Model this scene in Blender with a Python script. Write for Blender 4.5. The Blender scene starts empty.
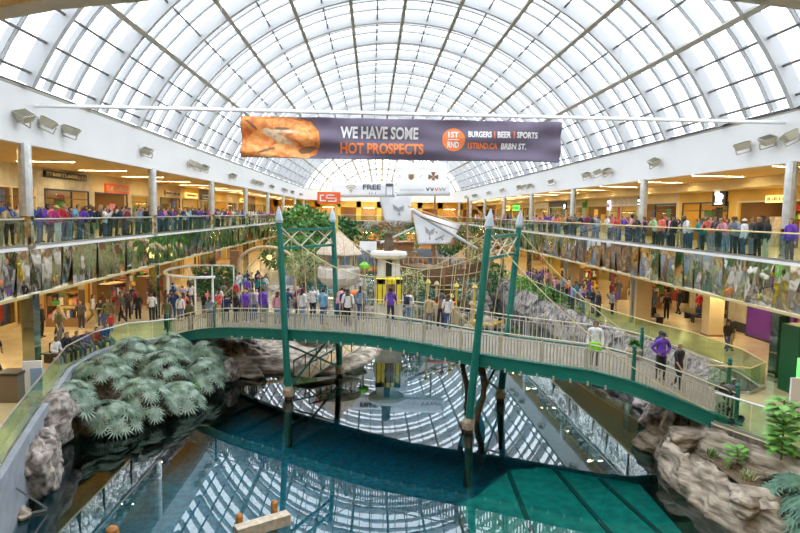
import bpy, bmesh, math, random
from mathutils import Vector, Matrix, noise
PI = math.pi
R = random.Random(7)
scn = bpy.context.scene
COL = scn.collection

# ------------------------------------------------------------------ camera
EYE = 1.6
def make_camera():
    psi, th, rho = math.radians(2.80), math.radians(5.14), math.radians(1.03)
    F = Vector((math.sin(psi)*math.cos(th), math.cos(psi)*math.cos(th), -math.sin(th)))
    r0 = Vector((math.cos(psi), -math.sin(psi), 0)); u0 = r0.cross(F)
    r = r0*math.cos(rho)+u0*math.sin(rho); u = -r0*math.sin(rho)+u0*math.cos(rho)
    cd = bpy.data.cameras.new('camera'); cd.sensor_width = 36; cd.lens = 590/800*36
    cd.clip_end = 600; cd.clip_start = .1
    c = bpy.data.objects.new('camera', cd); COL.objects.link(c)
    m = Matrix(((r.x, u.x, -F.x, 0), (r.y, u.y, -F.y, 0), (r.z, u.z, -F.z, EYE), (0, 0, 0, 1)))
    c.matrix_world = m
    scn.camera = c
make_camera()

# ------------------------------------------------------------------ sky and exposure
w = bpy.data.worlds.new('overcast_sky'); scn.world = w; w.use_nodes = True
bg = w.node_tree.nodes['Background']; bg.inputs[0].default_value = (.93, .965, 1, 1); bg.inputs[1].default_value = 2.9
scn.view_settings.view_transform = 'Standard'; scn.view_settings.look = 'None'
scn.view_settings.gamma = 1; scn.view_settings.exposure = 0.4
scn.cycles.max_bounces = 8; scn.cycles.transparent_max_bounces = 24
scn.cycles.glossy_bounces = 4; scn.cycles.diffuse_bounces = 4
scn.cycles.caustics_reflective = False; scn.cycles.caustics_refractive = False
scn.cycles.sample_clamp_indirect = 4

# ------------------------------------------------------------------ helpers
class MB:
    def __init__(s): s.v = []; s.f = []; s.m = []; s.mi = 0
    def face(s, pts):
        n = len(s.v); s.v += [tuple(p) for p in pts]; s.f.append(tuple(range(n, n+len(pts)))); s.m.append(s.mi)
    def box(s, x0, x1, y0, y1, z0, z1):
        n = len(s.v)
        s.v += [(x, y, z) for z in (z0, z1) for y in (y0, y1) for x in (x0, x1)]
        for q in ((0, 2, 3, 1), (4, 5, 7, 6), (0, 1, 5, 4), (2, 6, 7, 3), (0, 4, 6, 2), (1, 3, 7, 5)):
            s.f.append(tuple(n+i for i in q)); s.m.append(s.mi)
        return s
    def bar(s, a, b, w, h=None, up=(0, 0, 1)):
        """a rectangular bar from a to b, w wide, h deep"""
        a = Vector(a); b = Vector(b); h = w if h is None else h
        d = (b-a).normalized(); up = Vector(up)
        sx = d.cross(up)
        if sx.length < 1e-4: sx = d.cross(Vector((1, 0, 0)))
        sx.normalize(); sy = sx.cross(d)
        n = len(s.v)
        for p in (a, b):
            for i, j in ((-1, -1), (1, -1), (1, 1), (-1, 1)): s.v.append(tuple(p+sx*w/2*i+sy*h/2*j))
        for q in ((0, 1, 2, 3), (7, 6, 5, 4), (0, 4, 5, 1), (1, 5, 6, 2), (2, 6, 7, 3), (3, 7, 4, 0)):
            s.f.append(tuple(n+i for i in q)); s.m.append(s.mi)
        return s
    def tube(s, pts, r, seg=8, cap=True):
        pts = [Vector(p) for p in pts]; k = len(pts)
        rr = r if isinstance(r, (list, tuple)) else [r]*k
        n = len(s.v); px = None
        for i, p in enumerate(pts):
            d = (pts[min(i+1, k-1)]-pts[max(i-1, 0)]).normalized()
            if px is None: px = d.cross(Vector((0, 0, 1)) if abs(d.z) < .9 else Vector((1, 0, 0))).normalized()
            else: px = (px-d*px.dot(d)).normalized()
            py = d.cross(px)
            for j in range(seg):
                a = 2*PI*j/seg; s.v.append(tuple(p+(px*math.cos(a)+py*math.sin(a))*rr[i]))
        for i in range(k-1):
            for j in range(seg):
                a = n+i*seg+j; b = n+i*seg+(j+1) % seg
                s.f.append((a, b, b+seg, a+seg)); s.m.append(s.mi)
        if cap:
            s.f.append(tuple(n+j for j in reversed(range(seg)))); s.m.append(s.mi)
            s.f.append(tuple(n+(k-1)*seg+j for j in range(seg))); s.m.append(s.mi)
        return s
    def lathe(s, c, prof, seg=16):
        """prof: list of (radius, z) about the vertical through c"""
        n = len(s.v)
        for r, z in prof:
            for j in range(seg):
                a = 2*PI*j/seg; s.v.append((c[0]+r*math.cos(a), c[1]+r*math.sin(a), c[2]+z))
        for i in range(len(prof)-1):
            for j in range(seg):
                a = n+i*seg+j; b = n+i*seg+(j+1) % seg
                s.f.append((a, b, b+seg, a+seg)); s.m.append(s.mi)
        s.f.append(tuple(n+j for j in reversed(range(seg)))); s.m.append(s.mi)
        s.f.append(tuple(n+(len(prof)-1)*seg+j for j in range(seg))); s.m.append(s.mi)
        return s
    def prism(s, poly, z0, z1):
        n = len(s.v); k = len(poly)
        s.v += [(p[0], p[1], z0) for p in poly]+[(p[0], p[1], z1) for p in poly]
        s.f.append(tuple(n+i for i in reversed(range(k)))); s.m.append(s.mi)
        s.f.append(tuple(n+k+i for i in range(k))); s.m.append(s.mi)
        for i in range(k):
            j = (i+1) % k; s.f.append((n+i, n+j, n+k+j, n+k+i)); s.m.append(s.mi)
        return s
    def grid(s, rows):
        n = len(s.v); W = len(rows[0])
        for r in rows: s.v += [tuple(p) for p in r]
        for i in range(len(rows)-1):
            for j in range(W-1):
                a = n+i*W+j; s.f.append((a, a+1, a+W+1, a+W)); s.m.append(s.mi)
        return s
    def build(s, name, mat, parent=None, smooth=False, loc=None):
        me = bpy.data.meshes.new(name); me.from_pydata(s.v, [], s.f)
        mats = mat if isinstance(mat, (list, tuple)) else [mat]
        for m in mats: me.materials.append(m)
        if len(mats) > 1: me.polygons.foreach_set('material_index', s.m)
        if smooth: me.polygons.foreach_set('use_smooth', [True]*len(me.polygons))
        me.update()
        o = bpy.data.objects.new(name, me); COL.objects.link(o)
        if parent: o.parent = parent
        if loc: o.location = loc
        return o

def tag(o, label=None, cat=None, group=None, kind=None):
    if label: o['label'] = label
    if cat: o['category'] = cat
    if group: o['group'] = group
    if kind: o['kind'] = kind
    return o
def empty(name, loc=(0, 0, 0), rz=0, **k):
    o = bpy.data.objects.new(name, None); COL.objects.link(o); o.location = loc; o.rotation_euler = (0, 0, rz)
    o.empty_display_size = .1
    return tag(o, **k)
def kids(o): return [c for c in o.children]
def copy_tree(o, parent=None):
    c = o.copy(); COL.objects.link(c)
    if parent: c.parent = parent
    for ch in list(o.children): copy_tree(ch, c)
    return c
def fbm(p, oct=4, sc=1.0):
    v = 0; a = 1; p = Vector(p)*sc
    for _ in range(oct): v += a*noise.noise(p); p = p*2.03+Vector((3.1, 1.7, 5.3)); a *= .5
    return v
def ordn(n):
    return str(n)+('th' if 10 <= n % 100 <= 20 else {1: 'st', 2: 'nd', 3: 'rd'}.get(n % 10, 'th'))
def chooser(pairs):
    tot = sum(p[1] for p in pairs)
    def f():
        x = R.random()*tot
        for v, wgt in pairs:
            x -= wgt
            if x <= 0: return v
        return pairs[-1][0]
    return f

# ------------------------------------------------------------------ materials
def nt(m): return m.node_tree.nodes, m.node_tree.links
def mat(name, col, rough=.6, metal=0, var=0, scale=4, bump=0, col2=None, spec=None, emit=None, estr=0, detail=5, stretch=None, bscale=None):
    m = bpy.data.materials.new(name); m.use_nodes = True
    N, L = nt(m); b = N['Principled BSDF']
    b.inputs['Base Color'].default_value = (*col, 1); b.inputs['Roughness'].default_value = rough
    b.inputs['Metallic'].default_value = metal
    if spec is not None: b.inputs['Specular IOR Level'].default_value = spec
    if emit: b.inputs['Emission Color'].default_value = (*emit, 1); b.inputs['Emission Strength'].default_value = estr
    if var or col2 or bump:
        tc = N.new('ShaderNodeTexCoord'); src = tc.outputs['Object']
        if stretch:
            mp = N.new('ShaderNodeMapping'); mp.inputs['Scale'].default_value = stretch
            L.new(src, mp.inputs[0]); src = mp.outputs[0]
        nz = N.new('ShaderNodeTexNoise'); nz.inputs['Scale'].default_value = scale; nz.inputs['Detail'].default_value = detail
        L.new(src, nz.inputs['Vector'])
        if var or col2:
            cr = N.new('ShaderNodeValToRGB')
            c2 = col2 or tuple(max(0, c*(1-var)) for c in col)
            cr.color_ramp.elements[0].color = (*c2, 1); cr.color_ramp.elements[1].color = (*col, 1)
            cr.color_ramp.elements[0].position = .36; cr.color_ramp.elements[1].position = .62
            L.new(nz.outputs['Fac'], cr.inputs[0]); L.new(cr.outputs[0], b.inputs['Base Color'])
        if bump:
            nb = nz
            if bscale:
                nb = N.new('ShaderNodeTexNoise'); nb.inputs['Scale'].default_value = bscale; nb.inputs['Detail'].default_value = 4
                L.new(src, nb.inputs['Vector'])
            bp = N.new('ShaderNodeBump'); bp.inputs['Strength'].default_value = bump; bp.inputs['Distance'].default_value = .05
            L.new(nb.outputs['Fac'], bp.inputs['Height']); L.new(bp.outputs[0], b.inputs['Normal'])
    return m
def glass_mat(name, tint, gloss=.08, rough=.02):
    m = bpy.data.materials.new(name); m.use_nodes = True
    N, L = nt(m); N.remove(N['Principled BSDF'])
    t = N.new('ShaderNodeBsdfTransparent'); t.inputs[0].default_value = (*tint, 1)
    g = N.new('ShaderNodeBsdfGlossy'); g.inputs['Roughness'].default_value = rough
    fr = N.new('ShaderNodeLayerWeight'); fr.inputs[0].default_value = .5
    pw = N.new('ShaderNodeMath'); pw.operation = 'POWER'; pw.inputs[1].default_value = 4
    mx = N.new('ShaderNodeMixShader'); mr = N.new('ShaderNodeMath'); mr.operation = 'MULTIPLY_ADD'; mr.inputs[1].default_value = gloss*5
    mr.inputs[2].default_value = gloss*.5; mr.use_clamp = True
    L.new(fr.outputs['Facing'], pw.inputs[0]); L.new(pw.outputs[0], mr.inputs[0]); L.new(mr.outputs[0], mx.inputs[0])
    L.new(t.outputs[0], mx.inputs[1]); L.new(g.outputs[0], mx.inputs[2])
    L.new(mx.outputs[0], N['Material Output'].inputs[0])
    return m
def objcol_mat(name, rough=.8, var=.25, scale=9):
    m = bpy.data.materials.new(name); m.use_nodes = True
    N, L = nt(m); b = N['Principled BSDF']; b.inputs['Roughness'].default_value = rough
    oi = N.new('ShaderNodeObjectInfo'); tc = N.new('ShaderNodeTexCoord'); nz = N.new('ShaderNodeTexNoise')
    nz.inputs['Scale'].default_value = scale
    L.new(tc.outputs['Object'], nz.inputs['Vector'])
    mr = N.new('ShaderNodeMapRange'); mr.inputs[1].default_value = .3; mr.inputs[2].default_value = .7
    mr.inputs[3].default_value = 1-var; mr.inputs[4].default_value = 1.05
    L.new(nz.outputs['Fac'], mr.inputs[0])
    mx = N.new('ShaderNodeVectorMath'); mx.operation = 'SCALE'
    L.new(oi.outputs['Color'], mx.inputs[0]); L.new(mr.outputs[0], mx.inputs['Scale'])
    L.new(mx.outputs[0], b.inputs['Base Color'])
    return m

M = {}
M['white'] = mat('white_paint', (.84, .85, .86), .5, var=.03, scale=.4)
M['white_steel'] = mat('white_steel_paint', (.50, .515, .53), .45)
M['purlin'] = mat('taupe_steel_paint', (.38, .36, .30), .5)
M['bar_grey'] = mat('grey_glazing_bar', (.16, .16, .15), .5)
M['roof_glass'] = glass_mat('roof_glazing', (.95, .97, 1), .03)
M['ceiling'] = mat('warm_ceiling_paint', (.84, .60, .24), .6, var=.05, scale=.5)
M['floor'] = mat('beige_floor_tile', (.60, .49, .29), .22, var=.12, scale=1.2, col2=(.50, .41, .25))
M['floor_up'] = mat('upper_floor_tile', (.62, .50, .30), .3, var=.1, scale=1)
M['wall_warm'] = mat('cream_wall_paint', (.74, .61, .34), .6, var=.12, scale=.8)
M['wall_tan'] = mat('tan_wall_paint', (.60, .44, .22), .6, var=.15, scale=.7)
M['wall_gold'] = mat('golden_wall_paint', (.78, .50, .08), .55, var=.15, scale=.6)
M['wall_olive'] = mat('olive_wall_panel', (.42, .36, .14), .5, var=.2, scale=.6)
M['wall_brown'] = mat('brown_wall_panel', (.28, .16, .07), .5, var=.2, scale=.6)
M['wall_stone'] = mat('pale_stone_wall', (.66, .62, .48), .6, var=.2, scale=2)
M['dark'] = mat('dark_panel', (.03, .03, .035), .4)
M['black'] = mat('black_paint', (.012, .012, .014), .4)
M['chrome'] = mat('polished_metal', (.78, .80, .80), .10, 1, bump=.12, scale=1.4)
M['mirror'] = mat('mirror_panel', (.86, .87, .84), .05, 1, bump=.35, scale=1.1, detail=2)
M['steel'] = mat('brushed_steel', (.55, .57, .57), .3, 1)
M['brass'] = mat('yellow_rail_cap', (.80, .66, .34), .3, .4)
M['glass'] = glass_mat('railing_glass', (.80, .92, .90), .09)
M['glass_green'] = glass_mat('green_tinted_glass', (.78, .92, .80), .09)
M['shop_glass'] = glass_mat('shop_window_glass', (.93, .95, .9), .08)
M['teal'] = mat('teal_green_paint', (.010, .17, .135), .35, var=.15, scale=2)
M['pale_rail'] = mat('cream_rail_paint', (.68, .64, .50), .5)
M['cream'] = mat('cream_picket_paint', (.50, .47, .38), .5)
M['rope'] = mat('yellow_rope', (.58, .50, .27), .7)
M['finial'] = mat('pale_blue_grey_metal', (.42, .50, .56), .35, .3)
M['footing'] = mat('weathered_stone', (.50, .42, .30), .85, var=.4, scale=6, bump=.5)
M['trunk'] = mat('brown_bark', (.13, .085, .05), .85, var=.4, scale=7, bump=.5)
M['rock'] = mat('grey_rock', (.52, .47, .43), .85, col2=(.12, .10, .09), scale=3.4, detail=9, bump=.9, bscale=5)
M['rock_pale'] = mat('pale_layered_rock', (.52, .46, .38), .85, col2=(.15, .12, .09), scale=2.2, detail=9, bump=.9, stretch=(.6, .6, 3.2), bscale=3)
M['rock_grey'] = mat('grey_ribbed_rock', (.43, .40, .38), .85, col2=(.12, .11, .11), scale=3, detail=8, bump=1, stretch=(1.6, 1.6, .5), bscale=4)
def tint_below(m, z, col):
    N, L = nt(m); b = N['Principled BSDF']; src = b.inputs['Base Color'].links[0].from_socket
    g = N.new('ShaderNodeNewGeometry'); sp = N.new('ShaderNodeSeparateXYZ'); L.new(g.outputs['Position'], sp.inputs[0])
    mr = N.new('ShaderNodeMapRange'); mr.inputs[1].default_value = z-.05; mr.inputs[2].default_value = z+.12; L.new(sp.outputs['Z'], mr.inputs[0])
    mx = N.new('ShaderNodeMix'); mx.data_type = 'RGBA'; mx.inputs['A'].default_value = (*col, 1); L.new(src, mx.inputs['B']); L.new(mr.outputs[0], mx.inputs['Factor'])
    L.new(mx.outputs['Result'], b.inputs['Base Color'])
for k_ in ('rock', 'rock_pale', 'rock_grey'): tint_below(M[k_], -7.05, (.05, .042, .018))   # rock colour turns dark brown below the water line
M['soil'] = mat('brown_soil', (.18, .13, .08), .95, var=.5, scale=5, bump=.5)
M['thatch'] = mat('dry_thatch', (.62, .50, .38), .9, var=.35, scale=8, bump=.6, stretch=(1, 1, .4))
M['wood'] = mat('warm_brown_wood', (.34, .17, .07), .6, var=.35, scale=3, stretch=(1, 1, 5))
M['hull'] = mat('dark_hull_wood', (.24, .13, .06), .6, col2=(.10, .06, .03), scale=3, stretch=(.4, .4, 5), bump=.4)
M['pole_tan'] = mat('tan_wood', (.62, .45, .25), .6, var=.2, scale=4)
M['gold'] = mat('gilded_paint', (.75, .52, .08), .35, .3)
M['sail'] = mat('white_sail_cloth', (.90, .91, .93), .8, var=.05, scale=1)
M['offwhite'] = mat('offwhite_plaster', (.72, .69, .64), .7, var=.2, scale=2.2, bump=.2)
M['yellow'] = mat('yellow_plastic', (.85, .66, .02), .4)
M['orange'] = mat('orange_paint', (.85, .20, .02), .45)
M['orange_sign'] = mat('orange_red_sign', (.85, .13, .02), .4)
M['green_sign'] = mat('bright_green_sign', (.16, .55, .03), .4)
M['purple'] = mat('purple_hoarding', (.13, .03, .30), .3, var=.2, scale=.8)
M['screen'] = mat('lit_screen', (.5, .4, .7), .3, emit=(.62, .55, .95), estr=1.1)
M['sign_lit'] = mat('lit_white_sign', (.9, .9, .9), .4, emit=(1, .98, .95), estr=1.6)
M['sign_lit_yellow'] = mat('lit_yellow_sign', (.9, .7, .2), .4, emit=(1, .7, .2), estr=1.5)
M['sign_lit_violet'] = mat('lit_violet_sign', (.8, .7, .9), .4, emit=(.85, .7, 1), estr=1.6)
M['sign_lit_green'] = mat('lit_green_sign', (.2, .9, .2), .4, emit=(.15, 1, .2), estr=1.0)
M['lamp'] = mat('warm_lamp_diffuser', (1, .9, .7), .4, emit=(1, .80, .45), estr=70)
M['fill_lamp'] = mat('added_fill_diffuser', (1, .9, .7), .4, emit=(1, .82, .50), estr=260)  # strong glow for the added uplights above the camera
M['shop_lamp'] = mat('shop_lamp_diffuser', (1, .85, .6), .4, emit=(1, .72, .32), estr=20)
M['leaf_dusty'] = mat('dusty_green_leaf', (.34, .44, .36), .6, col2=(.10, .19, .11), scale=2.5)
M['leaf_dark'] = mat('dark_green_leaf', (.06, .20, .04), .5, col2=(.02, .08, .015), scale=2)
M['leaf_mid'] = mat('mid_green_leaf', (.14, .34, .06), .5, col2=(.05, .15, .03), scale=2)
M['leaf_bright'] = mat('bright_green_leaf', (.22, .50, .10), .45, col2=(.10, .30, .05), scale=3)
M['leaf_pale'] = mat('pale_yellow_green_leaf', (.46, .50, .24), .6, col2=(.22, .28, .10), scale=2)
M['leaf_blue'] = mat('blue_green_fern_leaf', (.13, .27, .19), .6, col2=(.05, .13, .09), scale=3)
M['stem'] = mat('brown_stem', (.20, .13, .07), .8)
M['fixture'] = mat('beige_fixture_metal', (.52, .49, .38), .5)
M['fixture_face'] = mat('fixture_louvre', (.20, .19, .15), .3, .5)
M['banner'] = mat('slate_violet_banner_cloth', (.175, .145, .215), .75, var=.12, scale=1.2)
M['banner_orange'] = mat('orange_print', (.90, .25, .07), .7)
M['banner_white'] = mat('white_print', (.88, .88, .88), .7)
M['print_dark'] = mat('dark_grey_print', (.10, .10, .12), .7)
M['print_brown'] = mat('brown_print', (.25, .13, .06), .7)
M['print_grey'] = mat('grey_print', (.42, .42, .44), .7)
M['print_khaki'] = mat('khaki_print', (.50, .48, .28), .7)
M['food'] = mat('fried_food_print', (.95, .36, .08), .7, col2=(.60, .15, .05), scale=3.5)
M['food2'] = mat('golden_food_print', (.98, .52, .18), .7, col2=(.88, .27, .07), scale=5)
M['food_pale'] = mat('pale_food_print', (.90, .70, .45), .7, col2=(.62, .42, .30), scale=6)
M['skin'] = objcol_mat('skin_tone', .55, .08)
M['cloth'] = objcol_mat('plain_cloth', .85, .3)
M['hair'] = objcol_mat('hair_colour', .6, .3, 20)
M['bed'] = None
M['bridge_deck'] = mat('grey_brown_deck_boards', (.26, .23, .19), .7, var=.2, scale=2)
M['kiosk'] = mat('deep_green_kiosk_paint', (.01, .09, .03), .35)
M['binm'] = mat('brown_grey_bin', (.16, .13, .10), .5)
M['blue_print'] = mat('pale_blue_print', (.25, .38, .62), .6)
M['post_or'] = mat('orange_brown_timber', (.48, .22, .06), .7, var=.4, scale=6, bump=.3)
M['footing_pale'] = mat('pale_weathered_timber', (.62, .56, .44), .8, var=.3, scale=6, bump=.3)

def make_bed():
    m = bpy.data.materials.new('pool_bed_tile'); m.use_nodes = True
    N, L = nt(m); b = N['Principled BSDF']; b.inputs['Roughness'].default_value = .8
    tc = N.new('ShaderNodeTexCoord'); sp = N.new('ShaderNodeSeparateXYZ'); L.new(tc.outputs['Object'], sp.inputs[0])
    nz = N.new('ShaderNodeTexNoise'); nz.inputs['Scale'].default_value = .35; nz.inputs['Detail'].default_value = 6; L.new(tc.outputs['Object'], nz.inputs['Vector'])
    ad = N.new('ShaderNodeMath'); ad.operation = 'MULTIPLY_ADD'; ad.inputs[1].default_value = 7; L.new(nz.outputs['Fac'], ad.inputs[0]); L.new(sp.outputs['X'], ad.inputs[2])
    # blue-teal in the middle, greener tile towards the right-hand side
    cr = N.new('ShaderNodeValToRGB'); mr = N.new('ShaderNodeMapRange'); mr.inputs[1].default_value = -12; mr.inputs[2].default_value = 20
    L.new(ad.outputs[0], mr.inputs[0]); L.new(mr.outputs[0], cr.inputs[0])
    e = cr.color_ramp.elements
    e[0].position = 0.0; e[0].color = (.05, .055, .02, 1)
    e[1].position = 1.0; e[1].color = (.04, .05, .02, 1)
    for p, c in ((.12, (.08, .12, .07)), (.26, (.02, .28, .36)), (.5, (.010, .17, .23)), (.64, (.010, .16, .20)), (.80, (.012, .13, .12)), (.9, (.02, .07, .04))):
        k = e.new(p); k.color = (*c, 1)
    n2 = N.new('ShaderNodeTexNoise'); n2.inputs['Scale'].default_value = 5; n2.inputs['Detail'].default_value = 8; L.new(tc.outputs['Object'], n2.inputs['Vector'])
    m2 = N.new('ShaderNodeMapRange'); m2.inputs[1].default_value = .35; m2.inputs[2].default_value = .65; m2.inputs[3].default_value = .55; m2.inputs[4].default_value = 1.25
    L.new(n2.outputs['Fac'], m2.inputs[0])
    sc = N.new('ShaderNodeVectorMath'); sc.operation = 'SCALE'; L.new(cr.outputs[0], sc.inputs[0]); L.new(m2.outputs[0], sc.inputs['Scale'])
    L.new(sc.outputs[0], b.inputs['Base Color'])
    return m
M['bed'] = make_bed()
M['green_tile'] = mat('green_pool_tile', (.012, .40, .26), .7, col2=(.008, .24, .18), scale=3, detail=8)
M['dark_tile'] = mat('dark_green_joint', (.01, .09, .07), .7)
def make_water():
    m = bpy.data.materials.new('pool_water'); m.use_nodes = True
    N, L = nt(m); N.remove(N['Principled BSDF'])
    t = N.new('ShaderNodeBsdfTransparent'); t.inputs[0].default_value = (.50, .86, .92, 1)
    g = N.new('ShaderNodeBsdfGlossy'); g.inputs['Roughness'].default_value = .012; g.inputs[0].default_value = (.9, .97, 1, 1)
    fr = N.new('ShaderNodeFresnel'); fr.inputs[0].default_value = 1.9
    tc = N.new('ShaderNodeTexCoord')
    nz = N.new('ShaderNodeTexNoise'); nz.inputs['Scale'].default_value = 1.3; nz.inputs['Detail'].default_value = 3; L.new(tc.outputs['Object'], nz.inputs['Vector'])
    bp = N.new('ShaderNodeBump'); bp.inputs['Strength'].default_value = .012; bp.inputs['Distance'].default_value = .05
    L.new(nz.outputs['Fac'], bp.inputs['Height']); L.new(bp.outputs[0], g.inputs['Normal'])
    mx = N.new('ShaderNodeMixShader'); L.new(fr.outputs[0], mx.inputs[0])
    L.new(t.outputs[0], mx.inputs[1]); L.new(g.outputs[0], mx.inputs[2]); L.new(mx.outputs[0], N['Material Output'].inputs[0])
    return m
M['water'] = make_water()

def struct(o): o['kind'] = 'structure'; return o

# ------------------------------------------------------------------ the hall
ZU, ZL, ZW = 0.0, -5.2, -7.05            # upper floor, lower floor, water
XL, XR = -13.3, 17.2                    # column lines
WXL, WXR = -20.0, 23.0                  # shop fronts
YN, YF = -3.0, 128.0
CX, RZ, RV = 2.0, -1.1, 16.8            # vault axis and radius
ZC, ZF = 4.0, 6.05                      # gallery ceiling, top of the white fascia
RX = 15.5                               # right-hand upper railing line

# opening of the gallery ceiling, rounded at both ends
def opening():
    p = []
    for i in range(25):                 # near end, from the left column line round to the right
        a = PI-PI*i/24
        p.append((CX+15.25*math.cos(a), 22-15.6*math.sin(a)))
    for i in range(25):
        a = PI*i/24
        p.append((CX+15.25*math.cos(a), 112+14.5*math.sin(a)))
    return p
OP = opening()

# vault: glass skin, arches, purlins
def vp(a, y, r=RV): return (CX+r*math.sin(a), y, RZ+r*math.cos(a))
AM = math.radians(65.5); ST = math.radians(12.4)
b = MB(); seg = 40
b.grid([[vp(-AM+2*AM*j/seg, y, RV+.35) for j in range(seg+1)] for y in (2, 112)])
struct(b.build('roof_glazing', M['roof_glass'], smooth=True))
def arch(y, wy, r0, r1, name, m, n=44):
    b = MB()
    A_ = AM-math.radians(1.3); P = [-A_+2*A_*j/n for j in range(n+1)]
    for (ya, yb, ra, rb) in ((y-wy/2, y-wy/2, r0, r1), (y+wy/2, y+wy/2, r1, r0)):
        b.grid([[vp(a, ya, ra) for a in P], [vp(a, yb, rb) for a in P]])
    b.grid([[vp(a, y+wy/2, r0) for a in P], [vp(a, y-wy/2, r0) for a in P]])
    b.grid([[vp(a, y-wy/2, r1) for a in P], [vp(a, y+wy/2, r1) for a in P]])
    return struct(b.build(name, m))
k = 0; y = 23.5-5.2*4
while y < 112.5:
    arch(y, .26, RV-.28, RV+.34, 'roof_arch', M['white_steel'])
    for q in (1, 2):
        yy = y+5.2*q/3
        if yy < 112:
            arch(yy-.11, .05, RV+.1, RV+.34, 'roof_glazing_rib', M['white_steel'], 32)
            arch(yy+.11, .05, RV+.1, RV+.34, 'roof_glazing_rib', M['white_steel'], 32)
    y += 5.2
for i in range(-4, 5):
    a = ST*i
    b = MB(); up = (math.sin(a), 0, math.cos(a))
    b.bar(vp(a, 2, RV-.16), vp(a, 112, RV-.26), .22, .40, up)
    struct(b.build('roof_purlin', M['purlin']))
for i in [x*s_ for x in (.5, 1.5, 2.5, 3.5, 4.35, 4.7, 5.05) for s_ in (-1, 1)]:
    a = ST*i
    b = MB(); b.bar(vp(a, 2, RV+.02), vp(a, 112, RV+.02), .09, .16, (math.sin(a), 0, math.cos(a)))
    struct(b.build('roof_glazing_bar', M['bar_grey']))
# far end: the vault closes in a glazed half dome
def dp(a, f, r=RV): return (CX+r*math.cos(f)*math.sin(a), 112+(r-.8)*math.sin(f), RZ+r*math.cos(f)*math.cos(a))
FM = math.radians(64.8)
def foot(f): return math.acos(min(1, (ZF-RZ)/(RV*math.cos(f)+.0001)))
b = MB(); b.grid([[dp(foot(FM*i/16)*(2*j/30-1), FM*i/16, RV+.35) for j in range(31)] for i in range(17)])
struct(b.build('roof_glazing', M['roof_glass'], smooth=True))
for i in range(1, 13):
    f = FM*i/13; am = foot(f); wy = .24 if i % 3 == 0 else .12; n = 20
    b = MB(); b.tube([dp(-am+2*am*j/n, f, RV-.1) for j in range(n+1)], wy, 4); struct(b.build('roof_arch', M['white_steel']))
for i in range(-9, 10):
    a = ST*i/2; n = 14; q = [dp(a, FM*j/n, RV-.2) for j in range(n+1)]; q = [p for p in q if p[2] > ZF]
    b = MB(); b.tube(q, .2 if i % 2 == 0 else .11, 4); struct(b.build('roof_purlin', M['purlin'] if i % 2 == 0 else M['bar_grey']))
# near gable above the gallery the photo is taken from
b = MB(); b.face([vp(-AM+2*AM*j/n, 2) for j in range(n+1)]); struct(b.build('wall_back_gable', M['white']))

# white fascia round the opening
def fascia(z0, z1, out, name, m):
    b = MB(); k = len(OP)
    for i in range(k):
        p, q = Vector(OP[i]), Vector(OP[(i+1) % k])
        def off(v, d):
            c = Vector((CX, min(max(v.y, 22), 112))); u = (v-c).normalized(); return v+u*d
        a0, a1 = off(p, 0), off(q, 0); b0, b1 = off(p, out), off(q, out)
        b.face([(a0.x, a0.y, z0), (a0.x, a0.y, z1), (a1.x, a1.y, z1), (a1.x, a1.y, z0)])
        b.face([(b0.x, b0.y, z0), (b1.x, b1.y, z0), (b1.x, b1.y, z1), (b0.x, b0.y, z1)])
        b.face([(a0.x, a0.y, z0), (a1.x, a1.y, z0), (b1.x, b1.y, z0), (b0.x, b0.y, z0)])
        b.face([(a0.x, a0.y, z1), (b0.x, b0.y, z1), (b1.x, b1.y, z1), (a1.x, a1.y, z1)])
    return struct(b.build(name, m))
fascia(ZC-.02, ZF, .3, 'trim_1', M['white'])
fascia(ZF, ZF+.12, .7, 'trim_2', M['purlin'])
# roof deck outside the vault foot so daylight only enters through glass
b = MB()
k = len(OP)
OUTR = []
for p in OP:
    v = Vector(p); c = Vector((CX, min(max(v.y, 22), 112))); u = (v-c).normalized()
    t = 40; q = v+u*t
    q.x = min(max(q.x, WXL-4), WXR+5); q.y = min(max(q.y, YN), YF+8); OUTR.append((q.x, q.y))
for i in range(k):
    j = (i+1) % k
    b.face([(OP[i][0], OP[i][1], ZC), (OP[j][0], OP[j][1], ZC), (OUTR[j][0], OUTR[j][1], ZC), (OUTR[i][0], OUTR[i][1], ZC)])
struct(b.build('ceiling', M['ceiling']))
b = MB(); b.box(WXL-5, WXR+6, YN-1, YF+9, ZC+.35, ZC+.4)
# (open over the hall: four strips)
b = MB()
b.box(WXL-5, XL, YN-1, YF+9, ZF+.1, ZF+.2); b.box(XR, WXR+6, YN-1, YF+9, ZF+.1, ZF+.2)
b.box(XL, XR, YN-1, 2, ZF+.1, ZF+.2); b.box(XL, XR, YF+.3, YF+9, ZF+.1, ZF+.2)
struct(b.build('ceiling_deck', M['dark']))
# lowered band along the right-hand shop fronts
b = MB(); b.box(WXR-1.6, WXR+.1, 10, 122, ZC-.55, ZC-.01); struct(b.build('trim_3', M['wall_warm']))

# upper floors and their undersides
def slab(name, x0, x1, y0, y1, m):
    b = MB(); b.box(x0, x1, y0, y1, -.3, 0); return struct(b.build(name, m))
slab('floor_upper_left', WXL-4.2, XL, 4, YF+5, M['floor_up'])
slab('floor_upper_right', RX, WXR+4.2, 4, YF+5, M['floor_up'])
slab('floor_upper_far', XL, RX, 116, YF+5, M['floor_up'])
slab('floor_upper_near', WXL-4, WXR+4, YN, .9, M['floor_up'])
for nm, x0, x1, y0, y1 in (('ceiling_lower_left', WXL-4.2, XL-.1, 4, YF+5), ('ceiling_lower_right', RX+.1, WXR+5.7, 4, YF+5), ('ceiling_lower_far', XL-.1, RX+.1, 116.1, YF+5)):
    b = MB(); b.box(x0, x1, y0, y1, -1.8, -1.7); struct(b.build(nm, M['ceiling']))
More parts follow.
